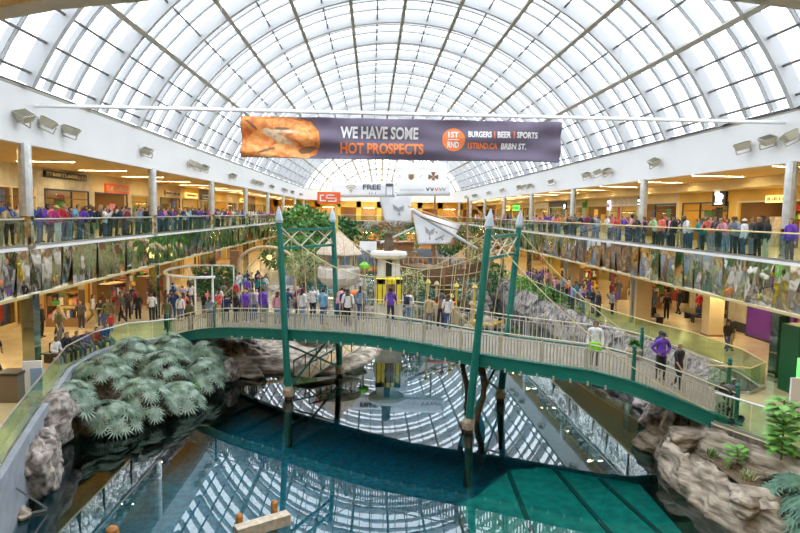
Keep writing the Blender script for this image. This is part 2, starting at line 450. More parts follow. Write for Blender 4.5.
# mirrored edge of the upper floors, in separate tall panels that each tilt a little
def mirror_edge(name, x, y0, y1, sgn, w=.82):
    b = MB(); n = int((y1-y0)/w)
    for i in range(n):
        a = y0+(y1-y0)*i/n; c = y0+(y1-y0)*(i+1)/n-.03
        t = R.uniform(-.06, .06); s2 = R.uniform(-.08, .08)
        p = [(x, a, -.05), (x, c, -.05), (x, c, -1.85), (x, a, -1.85)]
        pts = [(x+sgn*(.02+abs(t)), a, -.05), (x+sgn*(.02+abs(t)), c, -.05), (x+sgn*(.02+t+s2), c, -1.85), (x+sgn*(.02+t), a, -1.85)]
        b.face(pts)
    return struct(b.build(name, M['mirror']))
mirror_edge('trim_4', XL, 12, 118, 1)
mirror_edge('trim_5', RX, 12, 118, -1)
b = MB(); b.box(XL, RX, 115.95, 116, -1.85, 0); struct(b.build('trim_6', M['mirror']))
for nm, x, z in (('trim_7', XL, 0), ('trim_8', RX, 0), ('trim_9', XL, -1.85), ('trim_10', RX, -1.85)):
    b = MB(); b.box(x-.12, x+.12, 12, 118, z-.06, z+.05); struct(b.build(nm, M['white'] if z == 0 else M['brass']))

# lower floors: polygons up to the shore line
SHL = [(-7.5, 4), (-7.6, 9), (-9.0, 14.2), (-9.8, 16.5), (-10.6, 18.9), (-11.7, 22.4), (-12.4, 24.6), (-12.6, 27.5), (-12.0, 29.6), (-10.1, 30.9),
       (-8.0, 35.0), (-6.6, 38), (-6.2, 44), (-7.5, 52), (-9.5, 62), (-11, 80), (-11.5, 116)]
SHR = [(12.8, 4), (12.8, 14), (12.4, 16.4), (11.4, 18.6), (12.0, 19.8), (13.4, 22.4), (14.8, 22.0), (15.9, 22.8), (16.4, 25), (16.2, 28.9), (15.4, 31.6), (14.6, 36), (14.3, 41), (14.2, 60), (13.8, 84), (13.6, 116)]
b = MB(); b.prism([(WXL-4, 4)]+SHL+[(WXL-4, 116)], ZL-.25, ZL); struct(b.build('floor_lower_left', M['floor']))
b = MB(); b.prism(list(reversed([(WXR+5.5, 4)]+SHR+[(WXR+5.5, 116)])), ZL-.25, ZL); struct(b.build('floor_lower_right', M['floor']))
b = MB(); b.box(WXL-4, WXR+5.5, 116, YF+5, ZL-.25, ZL); struct(b.build('floor_lower_far', M['floor']))
b = MB(); b.box(WXL-4, WXR+5.5, YN, 4, ZL-.25, ZL); struct(b.build('floor_lower_near', M['floor']))
# retaining walls under the shore lines
def wall_along(name, pts, z0, z1, m, close=False):
    b = MB()
    for p, q in zip(pts[:-1], pts[1:]): b.face([(p[0], p[1], z0), (q[0], q[1], z0), (q[0], q[1], z1), (p[0], p[1], z1)])
    return struct(b.build(name, m))
M['retain'] = mat('blue_grey_render', (.36, .40, .46), .7, var=.2, scale=1.5)
wall_along('wall_pool_left', SHL, -10.5, ZL-.01, M['retain'])
wall_along('wall_pool_right', SHR, -10.5, ZL-.01, M['rock_grey'])
b = MB(); b.box(-13, 15, 115.9, 116, -10.5, ZL); struct(b.build('wall_pool_far', M['retain']))
b = MB(); b.box(-13, 15, 3.9, 4, -10.5, ZL); struct(b.build('wall_pool_near', M['retain']))
# blue-grey kerb along the left shore
b = MB()
for p, q in zip(SHL[1:10], SHL[2:11]): b.bar((p[0], p[1], ZL+.05), (q[0], q[1], ZL+.05), .22, .3)
struct(b.build('trim_11', M['retain']))
# pool bed and water
b = MB(); rows = []
for j in range(90):
    y = 4+112*j/89; row = []
    for i in range(30):
        x = -14+31*i/29
        z = -9.3+.25*fbm((x, y, 0), 3, .4)
        row.append((x, y, z))
    rows.append(row)
b.grid(rows); struct(b.build('floor_pool_bed', M['bed'], smooth=True))
# raised green-tiled shelf on the bed, right of the middle
b = MB(); b.prism(list(reversed([(5.3, 21.1), (6.7, 21.3), (8.5, 20.4), (9.7, 19.9), (9.4, 14), (3.2, 14), (3.0, 18.6), (3.6, 19.0)])), -8.6, -7.9); struct(b.build('floor_pool_shelf', M['green_tile']))
b = MB()
for p, q in (((5.2, 21.0), (4.9, 16)), ((7.0, 21.2), (7.4, 15)), ((8.4, 20.3), (9.0, 15))): b.bar((*p, -7.88), (*q, -7.88), .16, .05)
struct(b.build('trim_13', M['dark_tile']))
b = MB(); b.face([(-14, 4, ZW), (17, 4, ZW), (17, 116, ZW), (-14, 116, ZW)]); struct(b.build('floor_pool_water', M['water']))

# closing walls
for nm, v in (('wall_back', (WXL-5, WXR+6, YN-.2, YN, -10.5, ZF+.2)), ('wall_far', (WXL-5, WXR+6, YF+5, YF+5.2, -6, ZF+.2)),
              ('wall_outer_left', (WXL-4.4, WXL-4.2, YN, YF+5, -6, ZF+.2)), ('wall_outer_right', (WXR+5.6, WXR+5.8, YN, YF+5, -6, ZF+.2))):
    b = MB(); b.box(*v); struct(b.build(nm, M['wall_tan']))
b = MB(); b.box(WXL-4, WXR+4, .9, 1.0, -2.0, 0); struct(b.build('trim_12', M['white']))

# ------------------------------------------------------------------ shops along both sides, two storeys
WALLS = [M['wall_warm'], M['wall_gold'], M['wall_tan'], M['wall_olive'], M['wall_brown'], M['wall_stone'], M['dark']]
WNAME = {0: 'cream', 1: 'golden', 2: 'tan', 3: 'olive', 4: 'brown', 5: 'pale stone', 6: 'black'}
MERCH = [mat('goods_'+n, c, .6, var=.3, scale=6) for n, c in (('red', (.5, .05, .04)), ('white', (.75, .72, .65)), ('blue', (.06, .14, .4)), ('brown', (.25, .13, .05)), ('gold', (.75, .5, .08)), ('black', (.02, .02, .02)), ('pink', (.7, .25, .3)), ('green', (.08, .3, .08)))]
SIDEN = {('L', 1): 'left upper', ('R', 1): 'right upper', ('L', 0): 'left lower', ('R', 0): 'right lower'}
def glyphs(b, u0, u1, z0, z1, put, n, seed=0):
    """a row of small upright strokes: lettering too small to read"""
    r = random.Random(seed); w_ = (u1-u0)/n
    for i in range(n):
        a = u0+i*w_
        put(b, a+w_*.12, a+w_*.3, z0, z1 if r.random() < .7 else z0+(z1-z0)*.7)
        if r.random() < .75: put(b, a+w_*.3, a+w_*.78, *( (z1-(z1-z0)*.2, z1) if r.random() < .5 else (z0, z0+(z1-z0)*.2)))
        if r.random() < .6: put(b, a+w_*.6, a+w_*.78, z0, z1)
def shop(side, lvl, y0, y1, wc, sign=None, idx=0, kind='glass', far=False):
    s = -1 if side == 'L' else 1
    x = (WXL if side == 'L' else WXR) + (1.5 if (side == 'R' and lvl == 0) else 0)
    z0 = ZU if lvl else ZL
    zc = ZC-(.55 if side == 'R' else 0) if lvl else -1.8
    H = zc-z0; oh = min(2.75, H-.55); D = 3.4
    def X(a): return x+s*a
    def bx(b, a0, a1, ya, yb, za, zb):
        p, q = sorted((X(a0), X(a1))); b.box(p, q, ya, yb, za, zb)
    m = WALLS[wc]; pw = .45
    # solid front round the opening: structure of the hall
    b = MB(); bx(b, 0, .25, y0, y0+pw, z0, zc); bx(b, 0, .25, y1-pw, y1, z0, zc); bx(b, 0, .25, y0+pw, y1-pw, z0+oh, zc)
    if kind == 'blank': bx(b, 0, .25, y0+pw, y1-pw, z0, z0+oh)
    struct(b.build('wall_%s_%s' % ('left' if s < 0 else 'right', 'upper' if lvl else 'lower'), m))
    if kind != 'blank':
        b = MB(); bx(b, D, D+.1, y0, y1, z0, zc); bx(b, .25, D, y0, y0+.1, z0, zc); bx(b, .25, D, y1-.1, y1, z0, zc); bx(b, .25, D, y0, y1, z0+oh+.15, z0+oh+.2)
        struct(b.build('wall_shop_inside', WALLS[(4, 2, 3, 0, 4, 1)[(wc*2+idx) % 6]]))
        t = empty('shop_front', (X(0), (y0+y1)/2, z0))
        lab = '%s shop front with %s surround, %s of the %s arcade from the camera' % ('open' if kind == 'open' else 'glazed', WNAME[wc], ordn(idx+1), SIDEN[(side, lvl)])
        tag(t, lab, 'shop front')
        ox, oy, oz = t.location
        def part(b, name, mm, par=None):
            o = b.build(name, mm); o.parent = par or t
            o.matrix_parent_inverse = Matrix.Translation((-ox, -oy, -oz)) if (par is None or par is t) else Matrix.Identity(4)
            return o
        a, c = y0+pw, y1-pw
        b = MB(); 
        bx(b, -.04, .06, a, a+.08, z0, z0+oh); bx(b, -.04, .06, c-.08, c, z0, z0+oh); bx(b, -.04, .06, a, c, z0+oh-.1, z0+oh)
        if kind == 'glass':
            mid = a+(c-a)*.58
            bx(b, -.04, .06, mid-.05, mid+.05, z0, z0+oh); bx(b, -.02, .04, a, mid, z0, z0+.3)
        part(b, 'door_frame', [M['dark'], M['wall_olive'], M['steel'], M['brass']][(idx+wc) % 4])
        if kind == 'glass' and not far:
            b = MB(); bx(b, 0, .02, a+.08, mid-.05, z0+.3, z0+oh-.1); part(b, 'window_pane', M['shop_glass'])
        # shelves along the back, goods on them
        b = MB()
        for zz in (.5, 1.05, 1.6, 2.15): bx(b, D-.45, D-.02, a+.2, c-.2, z0+zz, z0+zz+.05)
        part(b, 'shelf_unit', [M['wall_tan'], M['wall_stone'], M['dark'], M['wood']][idx % 4])
        if not far:
            b = MB(); rr = random.Random(idx*7+lvl*3+(s > 0))
            for zz in (.55, 1.1, 1.65, 2.2):
                yy = a+.3
                while yy < c-.5:
                    w_ = rr.uniform(.12, .45); h_ = rr.uniform(.15, .42)
                    b.mi = rr.randrange(8)
                    bx(b, D-.42, D-.1, yy, yy+w_*.9, z0+zz, z0+zz+h_); yy += w_
            for q in range(9):
                b.mi = rr.randrange(8); yy = rr.uniform(a+.3, c-1); h_ = rr.uniform(.8, 1.9); w_ = rr.uniform(.4, 1.0); dd = rr.uniform(.5, 2.2)
                bx(b, dd, dd+.5, yy, yy+w_, z0, z0+h_)
            tag(part(b, 'merchandise', MERCH), kind='stuff')
        zz = z0+oh+.11
        for q in ((.33, .67) if not far else (.5,)):
            lm = MB(); yy = a+(c-a)*q; bx(lm, 1.0, 2.4, yy-.25, yy+.25, zz, zz+.03); part(lm, 'ceiling_lamp', M['shop_lamp'])
        if not far:
            rr = random.Random(idx*31+lvl*5+(s > 0)*2)
            for q in range(3 if kind == 'glass' else 1):      # posters and hanging panels just inside the window
                yy = a+.25+(c-a-1.5)*rr.random(); ww = rr.uniform(.5, 1.1); zt = rr.uniform(1.7, oh-.15); zb = rr.uniform(.4, 1.0)
                b = MB(); bx(b, .12+.05*q, .15+.05*q, yy, yy+ww, z0+zb, z0+zt); part(b, 'poster_panel', MERCH[rr.randrange(8)])
            if kind == 'glass':
                b = MB(); bx(b, -.03, .03, a, c, z0+oh-.62, z0+oh-.56); part(b, 'transom_bar', M['dark'])
        if sign:
            style, ya, yb, za, zb = sign; ya = max(ya, y0+.1); yb = min(yb, y1-.1)
            def put(b, u0, u1, v0, v1): bx(b, -.19, -.15, u0, u1, v0, v1)
            b = MB(); bx(b, -.15, 0, ya, yb, za, zb)
            bm_, gm = {'black': (M['black'], M['print_khaki']), 'orange': (M['orange_sign'], M['food_pale']), 'green': (M['green_sign'], M['leaf_dark']),
                       'blackwhite': (M['black'], M['sign_lit']), 'violet': (M['sign_lit_violet'], M['print_grey']), 'greenlit': (M['sign_lit_green'], M['green_sign']),
                       'script': (M['wall_tan'], M['print_dark']), 'yellow': (M['sign_lit_yellow'], M['wood']), 'grey': (M['steel'], M['print_dark'])}[style]
            sg = part(b, 'sign_board', bm_)
            g = MB()
            if style == 'blackwhite':
                # a rounded white mark over a short bar
                cy, cz = (ya+yb)/2, za+(zb-za)*.60; rr_ = (yb-ya)*.32
                poly = []
                for j in range(14):
                    an = 2*PI*j/14; poly.append((cy+rr_*math.cos(an)*(1 if math.cos(an) > 0 else .8), cz+rr_*.8*math.sin(an)))
                put(g, cy-rr_*.7, cy+rr_*.7, cz-rr_*.55, cz+rr_*.55); put(g, cy-rr_, cy+rr_*.3, cz-rr_*.2, cz+rr_*.35); put(g, cy-rr_*.1, cy+rr_*.9, cz+rr_*.3, cz+rr_*.8)
                put(g, cy-rr_*.9, cy+rr_*.9, za+(zb-za)*.14, za+(zb-za)*.24)
            else:
                glyphs(g, ya+.15, yb-.15, za+(zb-za)*.25, za+(zb-za)*.75, put, max(4, int((yb-ya)/.32)), idx)
            part(g, 'sign_lettering', gm)
YB = [17, 23.6, 30.2, 36.8, 43.4, 50, 56.6, 63.2, 69.8, 76.4, 83, 89.6, 96.2, 102.8, 109.4, 116]
LU = [(2, 'glass', None), (0, 'glass', None), (5, 'glass', None), (5, 'glass', ('black', 37.2, 42.4, 3.42, 3.85)), (0, 'open', ('orange', 45.4, 49.6, 2.75, 3.45)), (0, 'glass', None), (2, 'glass', ('script', 58.2, 62.4, 2.95, 3.4)), (1, 'open', ('yellow', 64.5, 68.5, 2.9, 3.4)), (6, 'glass', ('grey', 71, 75, 2.9, 3.4)), (1, 'open', None), (0, 'glass', None), (1, 'open', ('yellow', 91, 95, 2.9, 3.4)), (4, 'glass', None), (1, 'open', None), (3, 'glass', None)]
RU = [(2, 'glass', None), (0, 'glass', None), (1, 'open', ('yellow', 31.5, 33.5, 2.6, 3.0)), (1, 'glass', ('blackwhite', 37.4, 38.9, 2.45, 3.4)), (0, 'glass', None), (5, 'glass', ('blackwhite', 48.0, 49.6, 2.6, 3.4)), (3, 'open', ('violet', 53.6, 56.2, 2.3, 3.2)), (3, 'glass', ('green', 58.5, 62.6, 2.3, 3.4)), (6, 'glass', ('blackwhite', 65.5, 69, 2.4, 3.2)), (5, 'glass', None), (2, 'glass', None), (1, 'open', ('greenlit', 91.5, 95.5, 2.4, 3.2)), (1, 'open', ('yellow', 98, 101, 2.4, 3.2)), (1, 'open', None), (4, 'glass', None)]
LL = [(1, 'open', None), (1, 'blank', None), (1, 'glass', None), (4, 'open', None), (4, 'glass', None), (1, 'open', None), (4, 'open', None), (1, 'open', None), (4, 'glass', None), (2, 'open', None), (4, 'open', None), (1, 'open', None), (4, 'open', None), (1, 'open', None), (2, 'open', None)]
RL = [(1, 'open', None), (1, 'glass', None), (0, 'glass', None), (5, 'glass', None), (5, 'open', None), (4, 'glass', None), (4, 'open', None), (2, 'open', None), (1, 'glass', None), (1, 'open', None), (4, 'open', None), (2, 'open', None), (1, 'open', None), (1, 'open', None), (2, 'open', None)]
for side, lvl, rows in (('L', 1, LU), ('R', 1, RU), ('L', 0, LL), ('R', 0, RL)):
    for i, (wc, kd, sg) in enumerate(rows):
        shop(side, lvl, YB[i], YB[i+1], wc, sg, i, kd, far=YB[i] > 84)
for s, xx in (('left', WXL), ('right', WXR)):
    for z0, z1, lv in ((ZU, ZC, 'upper'), (ZL, -1.8, 'lower')):
        b = MB(); b.box(min(xx, xx+(.3 if s == 'right' else -.3)), max(xx, xx+(.3 if s == 'right' else -.3)), 1, 17, z0, z1); struct(b.build('wall_%s_%s' % (s, lv), M['wall_warm']))
# shop fronts across the far end
for lvl, z0, zc in ((1, ZU, ZC), (0, ZL, -1.8)):
    b = MB()
    xs = [-20+4.3*i for i in range(11)]
    for i, x in enumerate(xs): b.box(x-.5, x+.5, 124.8, 125.1, z0, zc)
    b.box(-24, 28, 124.8, 125.1, z0+2.7, zc); struct(b.build('wall_far_'+('upper' if lvl else 'lower'), M['wall_gold']))
    b = MB(); b.box(-24, 28, 127.5, 127.6, z0, zc); struct(b.build('wall_far_shop_inside', M['wall_brown']))
    for i in range(0, 10, 2):
        b = MB(); b.box(xs[i]+1, xs[i+1]-1, 125.5, 126.5, z0+2.6, z0+2.64)
        tag(b.build('ceiling_lamp', M['shop_lamp']), 'lamp panel inside the far end %s shops, %s from the left' % ('upper' if lvl else 'lower', ordn(i//2+1)), 'lamp', 'lamp panels in the far end shops')

# strip lights set across the gallery ceilings
def strip(x0, x1, y, z, lab, grp):
    t = empty('ceiling_light', ((x0+x1)/2, y, z)); tag(t, lab, 'ceiling light', grp)
    L_ = (x1-x0)/2
    b = MB(); b.box(-L_-.05, L_+.05, -.13, -.09, -.03, .02); b.box(-L_-.05, L_+.05, .09, .13, -.03, .02); b.build('housing', M['white'], t)
    b = MB(); b.box(-L_, L_, -.09, .09, -.02, 0); b.build('diffuser', M['lamp'], t)
for i in range(17):
    y = 18.9+6.6*i
    if y > 122: break
    for side, xa in (('left', -18.6), ('right', 17.7)):
        strip(xa, xa+2.9, y, ZC-.012, 'warm strip light across the %s upper ceiling, %s from the camera' % (side, ordn(i+1)), 'ceiling strip lights')
        strip(xa+.3 if side == 'left' else xa+1, xa+3.2 if side == 'left' else xa+3.9, y, -1.815, 'warm strip light under the %s upper floor, %s from the camera' % (side, ordn(i+1)), 'ceiling strip lights')
for i, x in enumerate((-8, -2, 4, 10)):
    strip(x, x+3, 120.5, ZC-.012, 'warm strip light over the far upper gallery, %s from the left' % ordn(i+1), 'ceiling strip lights')
    strip(x, x+3, 120.5, -1.815, 'warm strip light over the far lower walkway, %s from the left' % ordn(i+1), 'ceiling strip lights')
for i, x in enumerate((-9, -3, 3, 9)):
    strip(x, x+2.9, 3.6, ZC-.012, 'warm strip light over the near gallery, %s from the left' % ordn(i+1), 'ceiling strip lights')
for i, x in enumerate((-9.5, -5, -.5, 4, 8.5, 13)):  # unseen uplights added overhead to brighten the near ceiling edge
    t = empty('added_fill_light', (x, .3, 2.95)); tag(t, 'added unseen uplight brightening the ceiling over the near gallery, %s from the left' % ordn(i+1), 'fill light', 'added fill lights over the near gallery')
    b = MB(); b.box(-1.2, 1.2, -.12, .12, -.08, 0); b.box(-1.25, 1.25, -.15, -.12, -.08, .05); b.box(-1.25, 1.25, .12, .15, -.08, .05); b.build('housing', M['steel'], t)
    b = MB(); b.box(-1.15, 1.15, -.1, .1, .0, .02); b.build('diffuser', M['fill_lamp'], t)
    for q in (-1, 1): b = MB(); b.tube([(q, 0, 0), (q, 0, 1.04)], .01, 5); b.build('hanging_wire', M['steel'], t)

# ------------------------------------------------------------------ columns
def column(x, y, side, i):
    t = empty('mirrored_column', (x, y, ZL)); tag(t, 'slim mirror-clad round column on the %s side, %s from the camera' % (side, ordn(i+1)), 'column')
    xo = .0
    b = MB(); b.lathe((0, 0, 0), [(.24, -ZL-.0), (.24, -ZL+1.25)], 12); b.build('lower_cladding', M['mirror'], t)
    b = MB(); b.lathe((0, 0, 0), [(.235, -ZL+1.25), (.235, -ZL+4.02)], 12); b.build('shaft', M['col'], t)
    if side == 'right' and i in (1, 2):
        b = MB(); b.box(-.35, .65, -.5, .5, 0, 3.4); b.build('tan_casing', M['wall_tan'], t)
        b = MB(); b.box(-.38, -.30, -.25, .2, 0, 3.4); b.build('steel_strip', M['steel'], t)
    else:
        b = MB(); b.box(-.23, .23, -.23, .23, 0, 3.4); b.build('mirror_casing', M['mirror_dark'], t)
    b = MB(); b.lathe((0, 0, 0), [(.27, -ZL+3.98), (.33, -ZL+4.1), (.33, -ZL+4.18)], 12) if False else b.lathe((0, 0, 0), [(.27, -ZL), (.27, -ZL+.12)], 12); b.build('collar', M['steel'], t)
M['col'] = mat('silvery_column_cladding', (.72, .76, .76), .28, .55, var=.25, scale=2.5, bump=.3)
M['mirror_dark'] = mat('dark_mirror_cladding', (.42, .50, .48), .08, 1, bump=.3, scale=1.2)
for i in range(8):
    y = 23.5+13.2*i
    column(XL, y, 'left', i); column(XR, y+.2, 'right', i)
# free-standing lower pillars on the right
def pillar(x, y, lab, m, w=.9, d=.5, z1=-1.8):
    t = empty('square_pillar', (x, y, ZL)); tag(t, lab, 'pillar')
    b = MB(); b.box(-w/2, w/2, -d/2, d/2, .12, z1-ZL); b.build('shaft', m, t)
    b = MB(); b.box(-w/2-.03, w/2+.03, -d/2-.03, d/2+.03, 0, .12); b.build('plinth', M['wall_brown'], t)
pillar(20.0, 33.2, 'broad cream pillar beside the purple hoarding', M['wall_warm'], .9, .7)
pillar(-11.6, 51, 'brown square pillar behind the crowd near the left shore', M['wood'], .8, .8)
pillar(-15.3, 45, 'tan square pillar under the left upper floor behind the bridge crowd', M['wall_tan'], .8, .8)
pillar(17.4, 55, 'tan square pillar behind the right lower crowd', M['wall_gold'], .8, .8)

# ------------------------------------------------------------------ upper railings
def rail_run(x, y0, y1, z, lab, n, cap, glass, H=1.07, grp=None, pth=None):
    """glass railing along Y (or along pth, a list of points)"""
    pts = pth or [(x, y0+(y1-y0)*i/n) for i in range(n+1)]
    t = empty('glass_railing', (pts[0][0], pts[0][1], z)); tag(t, lab, 'railing', grp)
    o = Vector((pts[0][0], pts[0][1]))
    loc = [Vector(p)-o for p in pts]
    b = MB(); b.tube([(p.x, p.y, H) for p in loc], .032, 8); b.build('handrail', cap, t)
    b = MB()
    for p, q in zip(loc[:-1], loc[1:]): b.bar((p.x, p.y, .05), (q.x, q.y, .05), .06, .1)
    b.build('base_channel', M['steel'], t)
    for p, q in zip(loc[:-1], loc[1:]):
        d = (q-p).normalized()*.02; nn = Vector((-d.y, d.x)).normalized()*.008
        b = MB(); b.bar((p.x+d.x, p.y+d.y, (H+.1)/2), (q.x-d.x, q.y-d.y, (H+.1)/2), .014, H-.14); b.build('glass_panel', glass, t)
    return t
for i in range(8):
    y0 = 10.3+13.2*i; y1 = y0+13.2
    if y1 > 118: y1 = 118
    nn = 8 if i < 4 else 3
    rail_run(XL+.02, y0, y1, 0.05, 'upper-floor glass railing on the left, %s bay from the camera' % ordn(i+1), nn, M['steel'], M['glass'])
    rail_run(RX-.02, y0, y1, 0.05, 'upper-floor glass railing with pale yellow cap on the right, %s bay from the camera' % ordn(i+1), nn, M['brass'] if i < 4 else M['steel'], M['glass'])
rail_run(0, 0, 0, .05, 'glass railing across the far end of the upper floor', 6, M['steel'], M['glass'], pth=[(XL+28.8*i/6, 116.05) for i in range(7)])
# lower railings
def resample(p, step):
    out = [Vector(p[0])]
    for a, c in zip(p[:-1], p[1:]):
        a, c = Vector(a), Vector(c); n = max(1, round((c-a).length/step))
        out += [a+(c-a)*(i+1)/n for i in range(n)]
    return out
def inset(p, d):
    out = []
    for i, v in enumerate(p):
        a, c = Vector(p[max(i-1, 0)]), Vector(p[min(i+1, len(p)-1)]); t = (c-a).normalized()
        out.append(Vector(v)+Vector((-t.y, t.x))*d)
    return out
rail_run(0, 0, 0, ZL+.1, 'green tinted glass railing along the left pool edge', 6, M['steel'], M['glass_green'], H=1.0, pth=resample(inset(SHL[1:10], .12), 1.5))
rail_run(0, 0, 0, ZL, 'green tinted glass railing along the near right pool edge below the bridge end', 6, M['steel'], M['glass_green'], H=1.05, pth=resample(inset([Vector(v) for v in SHR[1:4]], -.12), 1.5))
rail_run(0, 0, 0, ZL, 'curved green tinted glass railing round the right plaza corner', 6, M['brass'], M['glass_green'], H=1.05, pth=resample(inset([Vector(v) for v in SHR[5:13]], -.15), 1.3))
rail_run(0, 0, 0, ZL, 'glass railing along the right shore behind the plaza crowd', 6, M['steel'], M['glass_green'], H=1.05, pth=resample(inset([Vector(v) for v in SHR[12:15]], -.15), 2.5))

# ------------------------------------------------------------------ floodlights on the fascia
def flood_proto():
    t = empty('floodlight')
    b = MB(); b.mi = 0
    h = [(-.30, -.26, .17), (.30, -.26, .17), (.30, .26, .17), (-.30, .26, .17)]; l = [(-.20, -.18, -.13), (.20, -.18, -.13), (.20, .18, -.13), (-.20, .18, -.13)]
    n = 0
    b.v += h+l; b.f += [(3, 2, 1, 0), (4, 5, 6, 7), (0, 1, 5, 4), (1, 2, 6, 5), (2, 3, 7, 6), (3, 0, 4, 7)]; b.m += [0]*6
    b.build('housing', M['fixture'], t)
    b = MB()
    for j in range(5): b.box(-.25, .25, -.22+.1*j, -.19+.1*j, .172, .20)
    b.build('louvre', M['fixture_face'], t)
    b = MB(); b.bar((-.33, 0, 0), (-.33, 0, -.28), .04); b.bar((.33, 0, 0), (.33, 0, -.28), .04); b.bar((-.33, 0, -.28), (.33, 0, -.28), .04); b.build('bracket', M['fixture'], t)
    return t
fl = None
for side, lst in (('left', ((22.9, 4.9), (24.5, 4.9), (26.3, 4.85), (34.9, 4.85), (43.5, 4.85), (45.0, 4.8), (46.6, 4.8), (56, 4.75), (66, 4.75), (68.2, 4.75), (70, 4.75), (77.4, 4.7), (87.4, 4.7), (89.5, 4.7), (97, 4.7), (108.8, 4.7))),
                  ('right', ((23.4, 4.95), (24.8, 4.95), (26.5, 4.9), (35, 4.9), (42.1, 4.85), (43.9, 4.9), (46.2, 4.85), (55.4, 4.8), (63, 4.75), (65.5, 4.8), (67.5, 4.8), (76.4, 4.8), (85.4, 4.75), (96, 4.7), (98, 4.7), (106, 4.7)))):
    for i, (y, z) in enumerate(lst):
        if fl is None: fl = flood_proto(); o = fl
        else: o = copy_tree(fl)
        s = 1 if side == 'left' else -1
        o.location = (XL+.38 if s > 0 else XR-.38, y, z)
        o.rotation_euler = (R.uniform(-.35, .35), s*R.uniform(.25, .5), R.uniform(-.3, .3))
        tag(o, 'beige square floodlight on the %s white fascia, %s from the camera' % (side, ordn(i+1)), 'floodlight', 'floodlights on the fascia')

# ------------------------------------------------------------------ roof tie rod and the banner hung from it
t = empty('tie_rod', (CX, 24.2, 5.75)); tag(t, 'long thin white tie rod spanning the hall above the banner', 'tie rod')
b = MB(); b.tube([(-15.2, 0, -.22), (15.1, 0, -.12)], .06, 8); b.build('lower_rod', M['white'], t)
b = MB(); b.tube([(-15.2, .3, -.10), (15.1, .3, 0)], .03, 8); b.build('upper_rod', M['white'], t)
for x in (-8, 0, 8):
    b = MB(); b.tube([(x, 0, -.16), (x, 0, -.16+RZ+math.sqrt(RV**2-x*x)-5.75+.1)], .012, 5); b.build('hanger_wire', M['white_steel'], t)
BX0, BX1, BZ0, BZ1, BY = -5.18, 7.58, 3.69, 5.30, 24.1
def wave(u, v):
    """depth of the cloth folds: swags that run down from the hung corners"""
    f = 0
    for cu, sgn in ((0.0, 1), (1.0, -1)):
        d = abs(u-cu); f += .09*math.sin((v*4.2+d*7)*2.2)*math.exp(-d*2.2)
    f += .05*math.sin(u*44+v*3)*v**2+.06*math.sin(u*15+(1-v)*9)
    f += .08*math.sin(u*9+v*12)*(1-v)
    return f
def on_banner(x, z, out=.0):
    u = (x-BX0)/(BX1-BX0); v = (z-BZ0)/(BZ1-BZ0)
    return (x, BY-.25-wave(u, v)-out, z+.08*u-.05*(1-abs(2*u-1))*0)
banner = empty('hanging_banner', (0, 0, 0)); tag(banner, 'wide slate violet advertising banner with fried food picture hanging below the glass roof', 'banner')
b = MB(); nu, nv = 260, 34
b.grid([[on_banner(BX0+(BX1-BX0)*i/nu, BZ0+(BZ1-BZ0)*j/nv) for i in range(nu+1)] for j in range(nv+1)])
cl = b.build('cloth', M['banner'], banner, smooth=True)
sm = cl.modifiers.new('thick', 'SOLIDIFY'); sm.thickness = .01
def blob(name, m, outline, out, parent=banner, mapf=on_banner):
    """flat print on the cloth: outline polygon filled by a fine grid that follows the folds"""
    bm = bmesh.new(); vs = [bm.verts.new((p[0], 0, p[1])) for p in outline]; bm.faces.new(vs)
    x0, x1 = min(p[0] for p in outline), max(p[0] for p in outline)
    z0, z1 = min(p[1] for p in outline), max(p[1] for p in outline)
    n = int((x1-x0)/.05)
    for i in range(1, n+1):
        bmesh.ops.bisect_plane(bm, geom=bm.verts[:]+bm.edges[:]+bm.faces[:], plane_co=(x0+(x1-x0)*i/(n+1), 0, 0), plane_no=(1, 0, 0))
    n = int((z1-z0)/.06)
    for i in range(1, n+1):
        bmesh.ops.bisect_plane(bm, geom=bm.verts[:]+bm.edges[:]+bm.faces[:], plane_co=(0, 0, z0+(z1-z0)*i/(n+1)), plane_no=(0, 0, 1))
    for v in bm.verts: v.co = mapf(v.co.x, v.co.z, out)
    me = bpy.data.meshes.new(name); bm.to_mesh(me); bm.free(); me.materials.append(m)
    o = bpy.data.objects.new(name, me); COL.objects.link(o); o.parent = parent
    return o
def ell(cx, cz, rx, rz, a=0, n=22, wob=0, seed=0):
    return [(cx+rx*math.cos(t)*math.cos(a)*(1+wob*math.sin(3*t+seed))-rz*math.sin(t)*math.sin(a), cz+rx*math.cos(t)*math.sin(a)+rz*math.sin(t)*math.cos(a)*(1+wob*math.sin(2*t+seed))) for t in [2*PI*i/n for i in range(n)]]
food = blob('food_print', M['food'], [(BX0+.02, 3.70), (BX0+.02, 5.29), (-4.2, 5.30), (-3.0, 5.27), (-2.45, 5.12), (-2.15, 4.75), (-2.08, 4.3), (-2.25, 3.85), (-2.6, 3.71)], .008)
for k, (cx, cz, rx, rz, a, mm) in enumerate(((-3.35, 4.98, .95, .24, -.12, 'food2'), (-2.75, 4.55, .5, .3, -.7, 'food2'), (-4.45, 4.35, .62, .42, .5, 'food2'), (-3.6, 4.40, .85, .16, -.5, 'food_pale'), (-3.2, 3.98, .8, .2, -.25, 'food2'), (-4.1, 3.86, .5, .13, .1, 'food2'),
                                             (-3.55, 4.72, .65, .07, -.05, 'food_pale'), (-2.62, 4.02, .34, .14, .2, 'print_brown'), (-3.6, 4.83, .3, .06, 0, 'print_brown'), (-4.2, 3.98, .35, .05, .35, 'print_brown'), (-4.75, 4.95, .3, .05, -.7, 'print_brown'))):
    o = blob('food_shape', M[mm], ell(cx, cz, rx, rz, a, 20, .12, k), .014+.002*k, food)
blob('round_badge', M['banner_orange'], ell(3.22, 4.52, .46, .46), .012)
